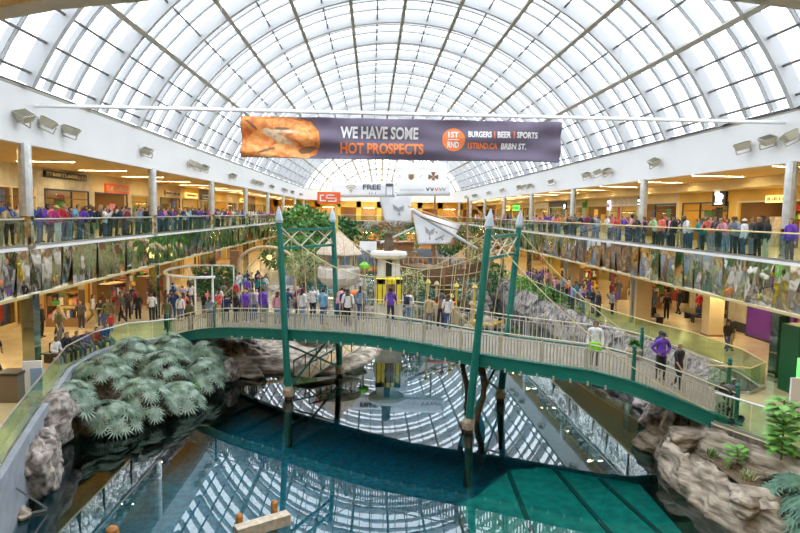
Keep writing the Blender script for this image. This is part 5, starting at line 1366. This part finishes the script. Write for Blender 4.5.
# ------------------------------------------------------------------ people
def seg_dist(p, a, c):
    d = c-a; t = max(0, min(1, (p-a).dot(d)/max(d.length_squared, 1e-9))); return (p-(a+d*t)).length
def make_body(pose):
    """joints of a 1.72 m figure facing +Y; returns body, shirt, trousers, shoes, short hair and long hair meshes"""
    J = {}; 
    sit = pose == 'sit'; lean = pose == 'lean'
    hz_ = .52 if sit else .93
    by = -.16 if lean else 0
    J['pelvis'] = (0, by, hz_, .145, .105)
    fw = .17 if lean else .05 if sit else 0
    J['waist'] = (0, by+fw*.3, hz_+.17, .125, .095)
    J['chest'] = (0, by+fw*1.0, hz_+.37, .155, .105)
    J['upper'] = (0, by+fw*1.35, hz_+.47, .12, .085)
    J['neck'] = (0, by+fw*1.65, hz_+.55, .052, .055)
    hy = by+fw*2.0+.015; J['chin'] = (0, hy, hz_+.61, .058, .065); J['face'] = (0, hy+.01, hz_+.69, .074, .092); J['crown'] = (0, hy, hz_+.765, .058, .072)
    for s, n in ((-1, 'l'), (1, 'r')):
        sh = (s*.19, by+fw*1.25, hz_+.455)
        J['sh'+n] = (*sh, .056, .056)
        if lean: el = (s*.27, .12, hz_+.22); wr = (s*.16, .34, hz_+.17)
        elif pose == 'fold': el = (s*.26, .03, hz_+.19); wr = (-s*.05, .19, hz_+.24)
        elif pose == 'photo': el = (s*.24, .20, hz_+.26); wr = (s*.09, .36, hz_+.52)
        elif pose == 'walk': el = (s*.25, s*.10, hz_+.18); wr = (s*.25, s*.22+.08, hz_-.03)
        elif sit: el = (s*.25, .06, hz_+.20); wr = (s*.14, .30, hz_+.10)
        elif pose == 'hip': el = (s*.34, -.08, hz_+.20); wr = (s*.18, .03, hz_+.04)
        else: el = (s*.25, -.02, hz_+.16); wr = (s*.25, .05, hz_-.09)
        J['el'+n] = (*el, .040, .040); J['wr'+n] = (*wr, .027, .030)
        d = (Vector(wr)-Vector(el)).normalized(); J['hd'+n] = (*(Vector(wr)+d*.075), .036, .022)
        J['hip'+n] = (s*.09, by, hz_-.07, .088, .09)
        if sit: kn = (s*.12, .43, hz_-.02); an = (s*.12, .42, .09)
        elif pose == 'walk': kn = (s*.09, .10*s+.07, .50); an = (s*.09, s*.26-.04, .10 if s > 0 else .13)
        elif lean: kn = (s*.10, -.14+.03*s, .48); an = (s*.11, -.18, .09)
        else: kn = (s*.10, .02, .49); an = (s*.11, -.02, .09)
        J['kn'+n] = (*kn, .060, .062); J['an'+n] = (*an, .038, .042)
        J['ca'+n] = (*(Vector(kn).lerp(Vector(an), .35)), .056, .060)
        J['to'+n] = (an[0]+s*.01, an[1]+.17, max(.035, an[2]-.055), .042, .032)
        J['he'+n] = (an[0], an[1]-.03, max(.04, an[2]-.05), .040, .036)
    E_ = [('pelvis', 'waist', 'T'), ('waist', 'chest', 'T'), ('chest', 'upper', 'T'), ('upper', 'neck', 'N'), ('neck', 'chin', 'N'), ('chin', 'face', 'H'), ('face', 'crown', 'H')]
    for n in 'lr': E_ += [('upper', 'sh'+n, 'T'), ('sh'+n, 'el'+n, 'A'), ('el'+n, 'wr'+n, 'F'), ('wr'+n, 'hd'+n, 'D'), ('pelvis', 'hip'+n, 'P'), ('hip'+n, 'kn'+n, 'L'), ('kn'+n, 'ca'+n, 'L'), ('ca'+n, 'an'+n, 'L'), ('an'+n, 'he'+n, 'S'), ('he'+n, 'to'+n, 'S')]
    names = list(J); idx = {k: i for i, k in enumerate(names)}
    me = bpy.data.meshes.new('person_body'); me.from_pydata([J[k][:3] for k in names], [(idx[a], idx[c]) for a, c, _ in E_], [])
    o = bpy.data.objects.new('person_proto', me); COL.objects.link(o)
    o.modifiers.new('skin', 'SKIN'); o.modifiers.new('sub', 'SUBSURF').levels = 1; o.modifiers['sub'].render_levels = 1
    for k in names:
        sv = me.skin_vertices[0].data[idx[k]]; sv.radius = J[k][3:5]; sv.use_root = (k == 'pelvis')
    dg = bpy.context.evaluated_depsgraph_get(); body = bpy.data.meshes.new_from_object(o.evaluated_get(dg))
    bpy.data.objects.remove(o); bpy.data.meshes.remove(me)
    bm = bmesh.new(); bm.from_mesh(body); bm.normal_update()
    S = [(Vector(J[a][:3]), Vector(J[c][:3]), t, (J[a][3]+J[c][3])/2) for a, c, t in E_]
    def region(p): return min(S, key=lambda q: seg_dist(p, q[0], q[1])-q[3]*.8)[2]
    reg = {f.index: region(f.calc_center_median()) for f in bm.faces}
    bm.faces.ensure_lookup_table()
    waist = hz_+.03
    def extract(pick, off, name, solid=0):
        nb = bmesh.new(); vm = {}
        for f in bm.faces:
            if not pick(f, reg[f.index], f.calc_center_median()): continue
            vs = []
            for v in f.verts:
                if v.index not in vm: vm[v.index] = nb.verts.new(v.co+v.normal*off)
                vs.append(vm[v.index])
            nb.faces.new(vs)
        bmesh.ops.recalc_face_normals(nb, faces=nb.faces)
        m_ = bpy.data.meshes.new(name); nb.to_mesh(m_); nb.free(); return m_
    res = {}
    res['shirt'] = extract(lambda f, t, c: t in 'TAF' or (t in 'PL' and c.z > waist-.06 and not sit and c.z > hz_-.06), .020, 'shirt')
    res['tee'] = extract(lambda f, t, c: t in 'TA' or (t in 'P' and c.z > hz_-.05), .018, 'shirt')
    res['trousers'] = extract(lambda f, t, c: t in 'PL' or (t == 'T' and c.z < waist), .013, 'trousers')
    res['shoes'] = extract(lambda f, t, c: t == 'S', .012, 'shoes')
    fy = J['face'][1]; fz = J['face'][2]
    res['hair'] = extract(lambda f, t, c: t == 'H' and (c.z > fz+.035 or (c.y < fy-.01 and c.z > fz-.07)), .016, 'hair')
    res['longhair'] = extract(lambda f, t, c: (t == 'H' and (c.z > fz+.03 or c.y < fy+.01)) or (t == 'N' and c.y < J['neck'][1]) or (t == 'T' and c.z > hz_+.42 and c.y < J['upper'][1]-.02 and abs(c.x) < .11), .030, 'hair')
    # face, ears and fingers belong to the body mesh
    def ico(c, r, sub=1, sc=(1, 1, 1), mi=0):
        g = bmesh.ops.create_icosphere(bm, subdivisions=sub, radius=1)
        fs = set()
        for v in g['verts']:
            v.co = Vector((c[0]+v.co.x*r*sc[0], c[1]+v.co.y*r*sc[1], c[2]+v.co.z*r*sc[2])); fs |= set(v.link_faces)
        for f in fs: f.material_index = mi
    fx = max([v.co.y for v in bm.verts if abs(v.co.z-fz) < .03 and abs(v.co.x) < .03]+[fy+.08])
    ico((0, fx, fz-.005), .016, 1, (.8, 1, 1.5))
    for s in (-1, 1):
        ico((s*.028, fx-.008, fz+.018), .009, 1, (1.2, .8, .8), 1); ico((s*.076, fy, fz), .02, 1, (.4, .8, 1.3))
    ico((0, fx-.006, fz-.045), .014, 1, (1.5, .6, .4), 2)
    for n, s in (('l', -1), ('r', 1)):
        h = Vector(J['hd'+n][:3]); w_ = Vector(J['wr'+n][:3]); d = (h-w_).normalized(); sd = Vector((0, 1, 0)) if abs(d.z) > .6 else Vector((1, 0, 0)); sd = (sd-d*sd.dot(d)).normalized(); dn = d.cross(sd)
        for k_, (o_, L_) in enumerate(((-.027, .058), (-.009, .070), (.009, .066), (.026, .052))):
            p0 = h+sd*o_-d*.005; p1 = p0+d*L_*.6+dn*.006*s; p2 = p1+d*L_*.4+dn*.016*s
            t_ = MB(); t_.tube([p0, p1, p2], [.010, .009, .007], 5)
            vs = [bm.verts.new(q) for q in t_.v]
            for f in t_.f: bm.faces.new([vs[i] for i in f])
        p0 = w_+d*.02+sd*.024; p1 = p0+sd*.026+d*.028; p2 = p1+d*.03
        t_ = MB(); t_.tube([p0, p1, p2], [.012, .011, .008], 5); vs = [bm.verts.new(q) for q in t_.v]
        for f in t_.f: bm.faces.new([vs[i] for i in f])
    bm.to_mesh(body); bm.free()
    for m_ in ('skin', 'print_dark', 'lips'): body.materials.append(M[m_])
    for k_, m_ in (('shirt', 'cloth'), ('tee', 'cloth'), ('trousers', 'cloth'), ('shoes', 'cloth'), ('hair', 'hair'), ('longhair', 'hair')): res[k_].materials.append(M[m_])
    for m_ in list(res.values())+[body]: m_.polygons.foreach_set('use_smooth', [True]*len(m_.polygons))
    body.name = 'person_'+pose; res['body'] = body
    return res
M['lips'] = mat('lip_tone', (.45, .18, .15), .6)
BODY = {p: make_body(p) for p in ('stand', 'lean', 'fold', 'photo', 'walk', 'sit', 'hip')}
SH = {'purple': (.16, .06, .50), 'red': (.60, .04, .04), 'white': (.80, .80, .82), 'black': (.02, .02, .025), 'navy': (.02, .04, .13), 'light blue': (.20, .45, .68), 'grey': (.32, .33, .35),
      'pink': (.75, .34, .42), 'coral': (.80, .20, .14), 'green': (.30, .60, .22), 'teal': (.02, .25, .30), 'brown': (.20, .11, .07), 'tan': (.52, .40, .22), 'maroon': (.25, .03, .07), 'lavender': (.42, .34, .62),
      'magenta': (.60, .06, .28), 'orange': (.80, .25, .04), 'blue': (.05, .13, .50), 'olive': (.14, .14, .06), 'pale green': (.45, .72, .40), 'blue-grey': (.25, .32, .42), 'cream': (.75, .68, .52), 'dark grey': (.07, .07, .08), 'yellow': (.80, .62, .10)}
TR = {'jeans': (.06, .11, .24), 'black trousers': (.015, .015, .02), 'grey trousers': (.18, .18, .19), 'khaki trousers': (.42, .34, .20), 'white shorts': (.75, .75, .75), 'dark trousers': (.04, .04, .06), 'pale jeans': (.22, .32, .46), 'cream trousers': (.7, .64, .5)}
HAIR = [((.02, .015, .012), 'black'), ((.06, .035, .02), 'dark'), ((.14, .07, .03), 'brown'), ((.45, .30, .13), 'fair'), ((.30, .28, .26), 'grey')]
SKIN = [(.62, .36, .24), (.70, .45, .32), (.45, .26, .16), (.22, .12, .07), (.58, .34, .2)]
pick_s = chooser([('purple', 9), ('red', 3), ('white', 6), ('black', 8), ('navy', 6), ('light blue', 3), ('grey', 5), ('pink', 3), ('coral', 2), ('green', 1), ('teal', 2), ('brown', 3), ('tan', 2), ('maroon', 3), ('lavender', 3), ('magenta', 2), ('orange', 1.5), ('blue', 3), ('olive', 2), ('blue-grey', 3), ('dark grey', 4), ('cream', 2)])
pick_t = chooser([('jeans', 8), ('black trousers', 5), ('grey trousers', 3), ('khaki trousers', 2), ('dark trousers', 4), ('pale jeans', 3)])
pick_h = chooser([(0, 4), (1, 5), (2, 4), (3, 1.5), (4, .8)])
POSTXT = {'stand': 'standing', 'lean': 'leaning', 'fold': 'arms folded', 'photo': 'hands raised', 'walk': 'walking', 'sit': 'sitting', 'hip': 'hands on hips'}
NP = [0]
def person(x, y, z, face, where, pose='stand', s=None, t=None, h=None, grp=None, scale=None, long_=None, tee=None, sk=None, extra=None):
    s = s or pick_s(); t = t or pick_t(); h = pick_h() if h is None else h
    B = BODY[pose]; NP[0] += 1
    o = bpy.data.objects.new('person', B['body']); COL.objects.link(o)
    sc = scale or R.uniform(.93, 1.06); o.location = (x, y, z); o.rotation_euler = (0, 0, face); o.scale = (sc, sc, sc)
    skc = R.choice(SKIN) if sk is None else sk; o.color = (*skc, 1)
    long_ = R.random() < .4 if long_ is None else long_; tee = R.random() < .55 if tee is None else tee
    for nm, me, c in (('shirt', B['tee' if tee else 'shirt'], SH[s]), ('trousers', B['trousers'], TR[t]), ('shoes', B['shoes'], R.choice([(.02, .02, .02), (.6, .6, .6), (.12, .07, .04)])), ('hair', B['longhair' if long_ else 'hair'], HAIR[h][0])):
        c_ = bpy.data.objects.new(nm, me); COL.objects.link(c_); c_.parent = o; c_.color = (*c, 1)
    lab = 'person in %s top and %s, %s' % (s, t, where)
    return tag(o, lab, 'person', grp)
def headwear(o, c, nm='cap'):
    """a brimmed cap or hat as a child of the person"""
    zs = max(v.co.z for v in o.data.vertices); top = [v.co for v in o.data.vertices if v.co.z > zs-.04]; cy = sum(p.y for p in top)/len(top)
    b = MB(); b.lathe((0, cy, zs-.085), [(.135 if nm == 'hat' else .102, 0), (.105, .012), (.10, .06), (.06, .105), (.01, .115)], 14)
    if nm == 'cap': b.bar((0, cy+.08, zs-.075), (0, cy+.19, zs-.09), .13, .012)
    k_ = b.build(nm, M['cloth'], o, smooth=True); k_.color = (*c, 1); return k_
def bag(o, c, nm='backpack'):
    b = MB()
    if nm == 'backpack': b.box(-.14, .14, -.30, -.13, 1.02, 1.42); b.box(-.10, .10, -.35, -.30, 1.05, 1.25)
    elif nm == 'shoulder_bag': b.box(-.26, .20, .14, .26, .62, .98)
    k_ = b.build(nm, M['cloth'], o); k_.color = (*c, 1); k_.modifiers.new('round', 'BEVEL').width = .03; return k_

# left upper railing: front row from the camera outwards
UL = [(22.3, 'blue-grey', 'pale jeans', 'stand'), (23.0, 'tan', 'khaki trousers', 'lean'), (24.4, 'olive', 'black trousers', 'lean'), (25.5, 'purple', 'jeans', 'lean'), (26.2, 'magenta', 'black trousers', 'lean'), (26.9, 'red', 'white shorts', 'lean'), (27.6, 'maroon', 'dark trousers', 'lean'),
      (28.1, 'light blue', 'pale jeans', 'lean'), (29.0, 'purple', 'jeans', 'lean'), (29.7, 'navy', 'khaki trousers', 'lean'), (30.3, 'black', 'khaki trousers', 'lean'), (31.2, 'white', 'jeans', 'photo'), (32.3, 'black', 'dark trousers', 'lean'), (33.2, 'navy', 'dark trousers', 'lean'), (34.1, 'maroon', 'jeans', 'lean'),
      (35.0, 'grey', 'dark trousers', 'lean'), (36.0, 'blue-grey', 'jeans', 'lean'), (37.2, 'black', 'grey trousers', 'photo'), (38.3, 'lavender', 'pale jeans', 'lean'), (39.3, 'purple', 'jeans', 'lean'), (40.2, 'pink', 'dark trousers', 'lean'), (41.0, 'navy', 'jeans', 'lean'), (41.9, 'purple', 'pale jeans', 'stand'), (42.8, 'brown', 'jeans', 'lean'), (43.7, 'navy', 'jeans', 'lean'), (44.8, 'white', 'dark trousers', 'lean'), (45.6, 'light blue', 'jeans', 'lean'), (46.4, 'navy', 'dark trousers', 'lean')]
y = 47.3
while y < 72: UL.append((y, None, None, R.choice(['lean', 'lean', 'stand', 'photo']))); y += R.uniform(.7, 1.1)
while y < 96: UL.append((y, None, None, 'stand')); y += R.uniform(1.8, 2.6)
for i, (y, s, t, p) in enumerate(UL):
    o = person(XL-.42-R.uniform(0, .15), y, 0, -PI/2+R.uniform(-.35, .35), '%s along the left upper railing' % ordn(i+1), p, s, t, grp='people along the left upper railing')
    if i == 4: headwear(o, (.75, .6, .25))
n = 0
for y in [24.4+i*.78+R.uniform(-.15, .15) for i in range(46)]:
    n += 1; person(XL-1.15-R.uniform(0, .7), y, 0, -PI/2+R.uniform(-.8, .8), '%s in second row, left upper railing' % ordn(n), R.choice(['stand', 'fold', 'photo', 'hip']), grp='second row at the left upper railing')
# right upper railing
UR = [(21.8, 'purple', 'dark trousers', 'stand'), (23.2, 'black', 'cream trousers', 'stand'), (23.8, 'black', 'black trousers', 'stand'), (24.7, 'white', 'jeans', 'stand'), (25.4, 'blue-grey', 'dark trousers', 'lean'), (26.2, 'pink', 'pale jeans', 'lean'), (26.8, 'dark grey', 'dark trousers', 'lean'), (27.5, 'coral', 'pale jeans', 'lean'), (28.2, 'teal', 'dark trousers', 'lean'),
      (29.3, 'white', 'jeans', 'lean'), (30.6, 'black', 'dark trousers', 'stand'), (31.1, 'pink', 'black trousers', 'stand'), (32.1, 'coral', 'dark trousers', 'stand'), (33.0, 'pale green', 'black trousers', 'lean'), (34.2, 'navy', 'dark trousers', 'stand'), (35.0, 'dark grey', 'jeans', 'lean'), (35.8, 'pink', 'dark trousers', 'lean'), (36.8, 'purple', 'jeans', 'lean'), (37.8, 'red', 'jeans', 'lean'), (38.5, 'coral', 'dark trousers', 'lean'),
      (39.6, 'white', 'dark trousers', 'lean'), (41.1, 'blue-grey', 'jeans', 'photo'), (42.4, 'navy', 'jeans', 'lean'), (43.6, 'maroon', 'dark trousers', 'stand'), (44.8, 'black', 'jeans', 'lean'), (46.1, 'brown', 'dark trousers', 'lean'), (47.2, 'dark grey', 'jeans', 'lean'), (48.6, 'tan', 'dark trousers', 'lean'), (50.2, 'coral', 'pale jeans', 'lean'), (51.6, 'pink', 'jeans', 'lean'), (53.0, 'purple', 'dark trousers', 'lean'), (54.6, 'lavender', 'dark trousers', 'lean'), (56.5, 'pink', 'jeans', 'lean')]
y = 58
while y < 92: UR.append((y, None, None, 'stand')); y += R.uniform(1.3, 2.3)
for i, (y, s, t, p) in enumerate(UR):
    o = person(RX+.45+R.uniform(0, .15), y, 0, PI/2+R.uniform(-.35, .35), '%s along the right upper railing' % ordn(i+1), p, s, t, grp='people along the right upper railing')
    if i == 3: headwear(o, (.85, .83, .78), 'hat')
n = 0
for y in [25.6+i*.95+R.uniform(-.2, .2) for i in range(36)]:
    n += 1; person(RX+1.2+R.uniform(0, .8), y, 0, PI/2+R.uniform(-.8, .8), '%s in second row, right upper railing' % ordn(n), R.choice(['stand', 'fold', 'photo', 'hip']), grp='second row at the right upper railing')
# on the bridge
BR = [(-7.6, 1.2, 'olive', 'dark trousers', 'stand'), (-7.3, 2.4, 'white', 'jeans', 'stand'), (-6.9, 3.2, 'navy', 'dark trousers', 'stand'), (-6.4, 1.4, 'blue-grey', 'jeans', 'stand'), (-5.7, 3.3, 'dark grey', 'dark trousers', 'lean'), (-5.2, 2.0, 'black', 'black trousers', 'hip'), (-5.0, 3.4, 'pink', 'jeans', 'lean'),
      (-4.4, 2.4, 'grey', 'jeans', 'stand'), (-4.1, 1.5, 'purple', 'dark trousers', 'stand'), (-3.4, 3.4, 'coral', 'jeans', 'lean'), (-3.1, 1.7, 'purple', 'grey trousers', 'stand'), (-2.5, 2.9, 'navy', 'jeans', 'lean'), (-2.1, 1.6, 'pink', 'pale jeans', 'stand'), (-1.7, 2.9, 'maroon', 'dark trousers', 'lean'), (-1.2, 3.4, 'white', 'dark trousers', 'photo'),
      (-.6, 1.6, 'white', 'pale jeans', 'stand'), (-.1, 2.7, 'grey', 'jeans', 'stand'), (.5, 1.8, 'light blue', 'jeans', 'stand'), (.4, 3.5, 'pink', 'jeans', 'lean'), (1.1, 2.8, 'navy', 'dark trousers', 'stand'), (1.9, 3.0, 'blue-grey', 'jeans', 'stand'), (2.0, 1.6, 'white', 'black trousers', 'stand'), (3.45, 3.2, 'purple', 'dark trousers', 'walk'), (4.4, 3.3, 'white', 'pale jeans', 'stand'),
      (6.0, 3.45, 'brown', 'dark trousers', 'lean'), (5.7, 2.7, 'tan', 'grey trousers', 'stand'), (6.5, 3.0, 'white', 'jeans', 'stand'), (13.35, .5, 'white', 'grey trousers', 'stand')]
for i, (t0, w, s, t, p) in enumerate(BR):
    q = bp(t0, w, .01); fc = math.atan2(NV.y, NV.x)-PI/2+R.uniform(-.3, .3) if i < 27 else math.atan2(-NV.y, -NV.x)-PI/2
    o = person(q[0], q[1], q[2], fc, '%s along the footbridge from its left' % ordn(i+1), p, s, t, grp='people standing on the footbridge')
    if i == 23: bag(o, (.03, .03, .06))
    if i == 27: bag(o, (.28, .75, .05), 'shoulder_bag')
# three at the right foot of the bridge
for (t0, w, s, t, p, wh) in ((15.5, 2.9, 'navy', 'dark trousers', 'stand', 'leftmost of three at right bridge foot'), (15.6, 1.7, 'purple', 'black trousers', 'hip', 'middle of three at right bridge foot'), (16.2, 1.1, 'black', 'black trousers', 'walk', 'rightmost of three at right bridge foot')):
    q = bp(t0, w, .01); o = person(q[0], q[1], q[2], PI+R.uniform(-.5, .5), wh, p, s, t, grp='people at the right bridge foot')
    if s != 'black': headwear(o, (.02, .02, .04))
# left lower floor
LLP = [(-15.3, 24.3, 'black', 'black trousers', 'walk', 'walking alone at the left frame edge', PI), (-17.2, 31.3, 'black', 'black trousers', 'stand', 'standing just right of the left column', -PI/2), (-16.6, 31.9, 'white', 'black trousers', 'walk', 'walking right of the left column', 0),
       (-15.5, 29.8, 'olive', 'grey trousers', 'stand', 'beside the left end of the bench', -PI/2), (-16.2, 33.5, 'dark grey', 'dark trousers', 'stand', 'tall, behind the long bench', PI), (-14.6, 33.2, 'olive', 'jeans', 'walk', 'walking behind the right bench end', PI), (-14.7, 35.3, 'dark grey', 'black trousers', 'walk', 'walking by the left lower shops', PI/2),
       (-14.2, 36.4, 'black', 'black trousers', 'stand', 'left of a pair, left lower shops', PI), (-13.3, 36.2, 'white', 'black trousers', 'stand', 'right of a pair, left lower shops', PI), (-14.2, 32.6, 'red', 'jeans', 'stand', 'small child in front of the bench end', 0),
       (-11.5, 33.6, 'olive', 'dark trousers', 'stand', 'at the left foot of the bridge', PI), (-11.6, 36.2, 'white', 'jeans', 'stand', 'behind the left foot of the bridge', 0)]
for x, y, s, t, p, wh, fc in LLP: person(x, y, ZL, fc, wh, p, s, t, grp='people on the left lower floor', scale=.62 if 'child' in wh else None)
for i, (y, s) in enumerate(((26.0, 'white'), (26.55, 'black'), (27.1, 'dark grey'), (27.7, 'purple'), (28.3, 'red'), (28.9, 'blue'))):
    person(-13.75+(y-26)*.29, y, ZL-.07, -PI/2-.28+ (0 if i % 2 else PI*.0), '%s sitter on the long black bench' % ordn(i+1), 'sit', s, None, grp='people on the long bench')
# crowd on the left shore behind the bridge
n = 0; spots = []
def free(x, y, d=.55): return all((x-a)**2+(y-c)**2 > d*d for a, c in spots)
while n < 52:
    y = R.uniform(35.5, 52); x = R.uniform(-14.0, -7.0 if y < 44 else -8)
    if not free(x, y): continue
    spots.append((x, y)); n += 1
    person(x, y, ZL, R.uniform(-.9, .9) if R.random() < .6 else R.uniform(0, 6.3), '%s of the left shore crowd' % ordn(n), R.choice(['stand', 'stand', 'photo', 'fold', 'hip', 'walk']), grp='crowd on the left shore behind the bridge')
# crowd on the right plaza
n = 0
while n < 46:
    y = R.uniform(38.5, 58); x = 14.9+abs(R.gauss(0, 1.6))*(.8 if y < 45 else 1.2)
    if x > 20 or not free(x, y): continue
    spots.append((x, y)); n += 1
    person(x, y, ZL, R.uniform(0, 6.3) if R.random() < .4 else PI/2+R.uniform(-.6, .6), '%s of the right plaza crowd' % ordn(n), R.choice(['stand', 'stand', 'photo', 'fold', 'hip']), grp='crowd on the right plaza')
RLP = [(18.3, 29.0, 'black', 'jeans', 'walk', 'left of pair by the purple hoarding', PI), (18.9, 29.6, 'dark grey', 'khaki trousers', 'walk', 'right of pair by the purple hoarding', PI), (18.9, 38.9, 'black', 'grey trousers', 'stand', 'left of pair behind the tan pillar', PI), (19.9, 38.4, 'black', 'black trousers', 'stand', 'right of pair behind the tan pillar', 0),
       (22.6, 39.2, 'red', 'dark trousers', 'stand', 'standing by the right lower shops', PI), (23.2, 37.6, 'dark grey', 'black trousers', 'stand', 'right of the red-topped person', PI)]
for x, y, s, t, p, wh, fc in RLP: person(x, y, ZL, fc, wh, p, s, t, grp='people on the right lower floor')
person(18.45, 37.4, ZL-.07, -PI/2, 'sitting alone on low grey bench', 'sit', 'black', 'grey trousers', grp='people on the right lower floor')
person(21.6, 37.4, ZL-.07, PI/2, 'sitting on the right black bench', 'sit', 'navy', 'dark trousers', grp='people on the right lower floor')

n = 0; EX = [(-15.6, 37.2), (-16.4, 36.6), (-15.2, 38.6), (-17.4, 39.6), (-16.0, 40.2), (-15.1, 41.0), (-17.3, 35.9), (-15.4, 34.1), (-18.4, 37.6), (-16.9, 44.3), (-15.0, 36.9), (-16.3, 35.1)]
for x, y in EX:
    n += 1; person(x, y, ZL, R.uniform(0, 6.3), '%s shopper, left lower floor' % ordn(n), R.choice(['stand', 'walk', 'fold', 'hip']), R.choice(['black', 'dark grey', 'navy', 'brown', 'grey', 'maroon', 'white']), grp='shoppers on the left lower floor')
n = 0
for x, y in [(20.6, 41.5), (19.6, 43.2), (21.3, 45.6), (20.2, 46.9), (18.8, 45.0), (22.6, 47.5), (21.9, 40.6), (19.0, 50.5)]:
    n += 1; person(x, y, ZL, R.uniform(0, 6.3), '%s shopper, right lower floor' % ordn(n), R.choice(['stand', 'walk', 'fold']), R.choice(['black', 'dark grey', 'navy', 'brown', 'red', 'maroon', 'white']), grp='shoppers on the right lower floor')
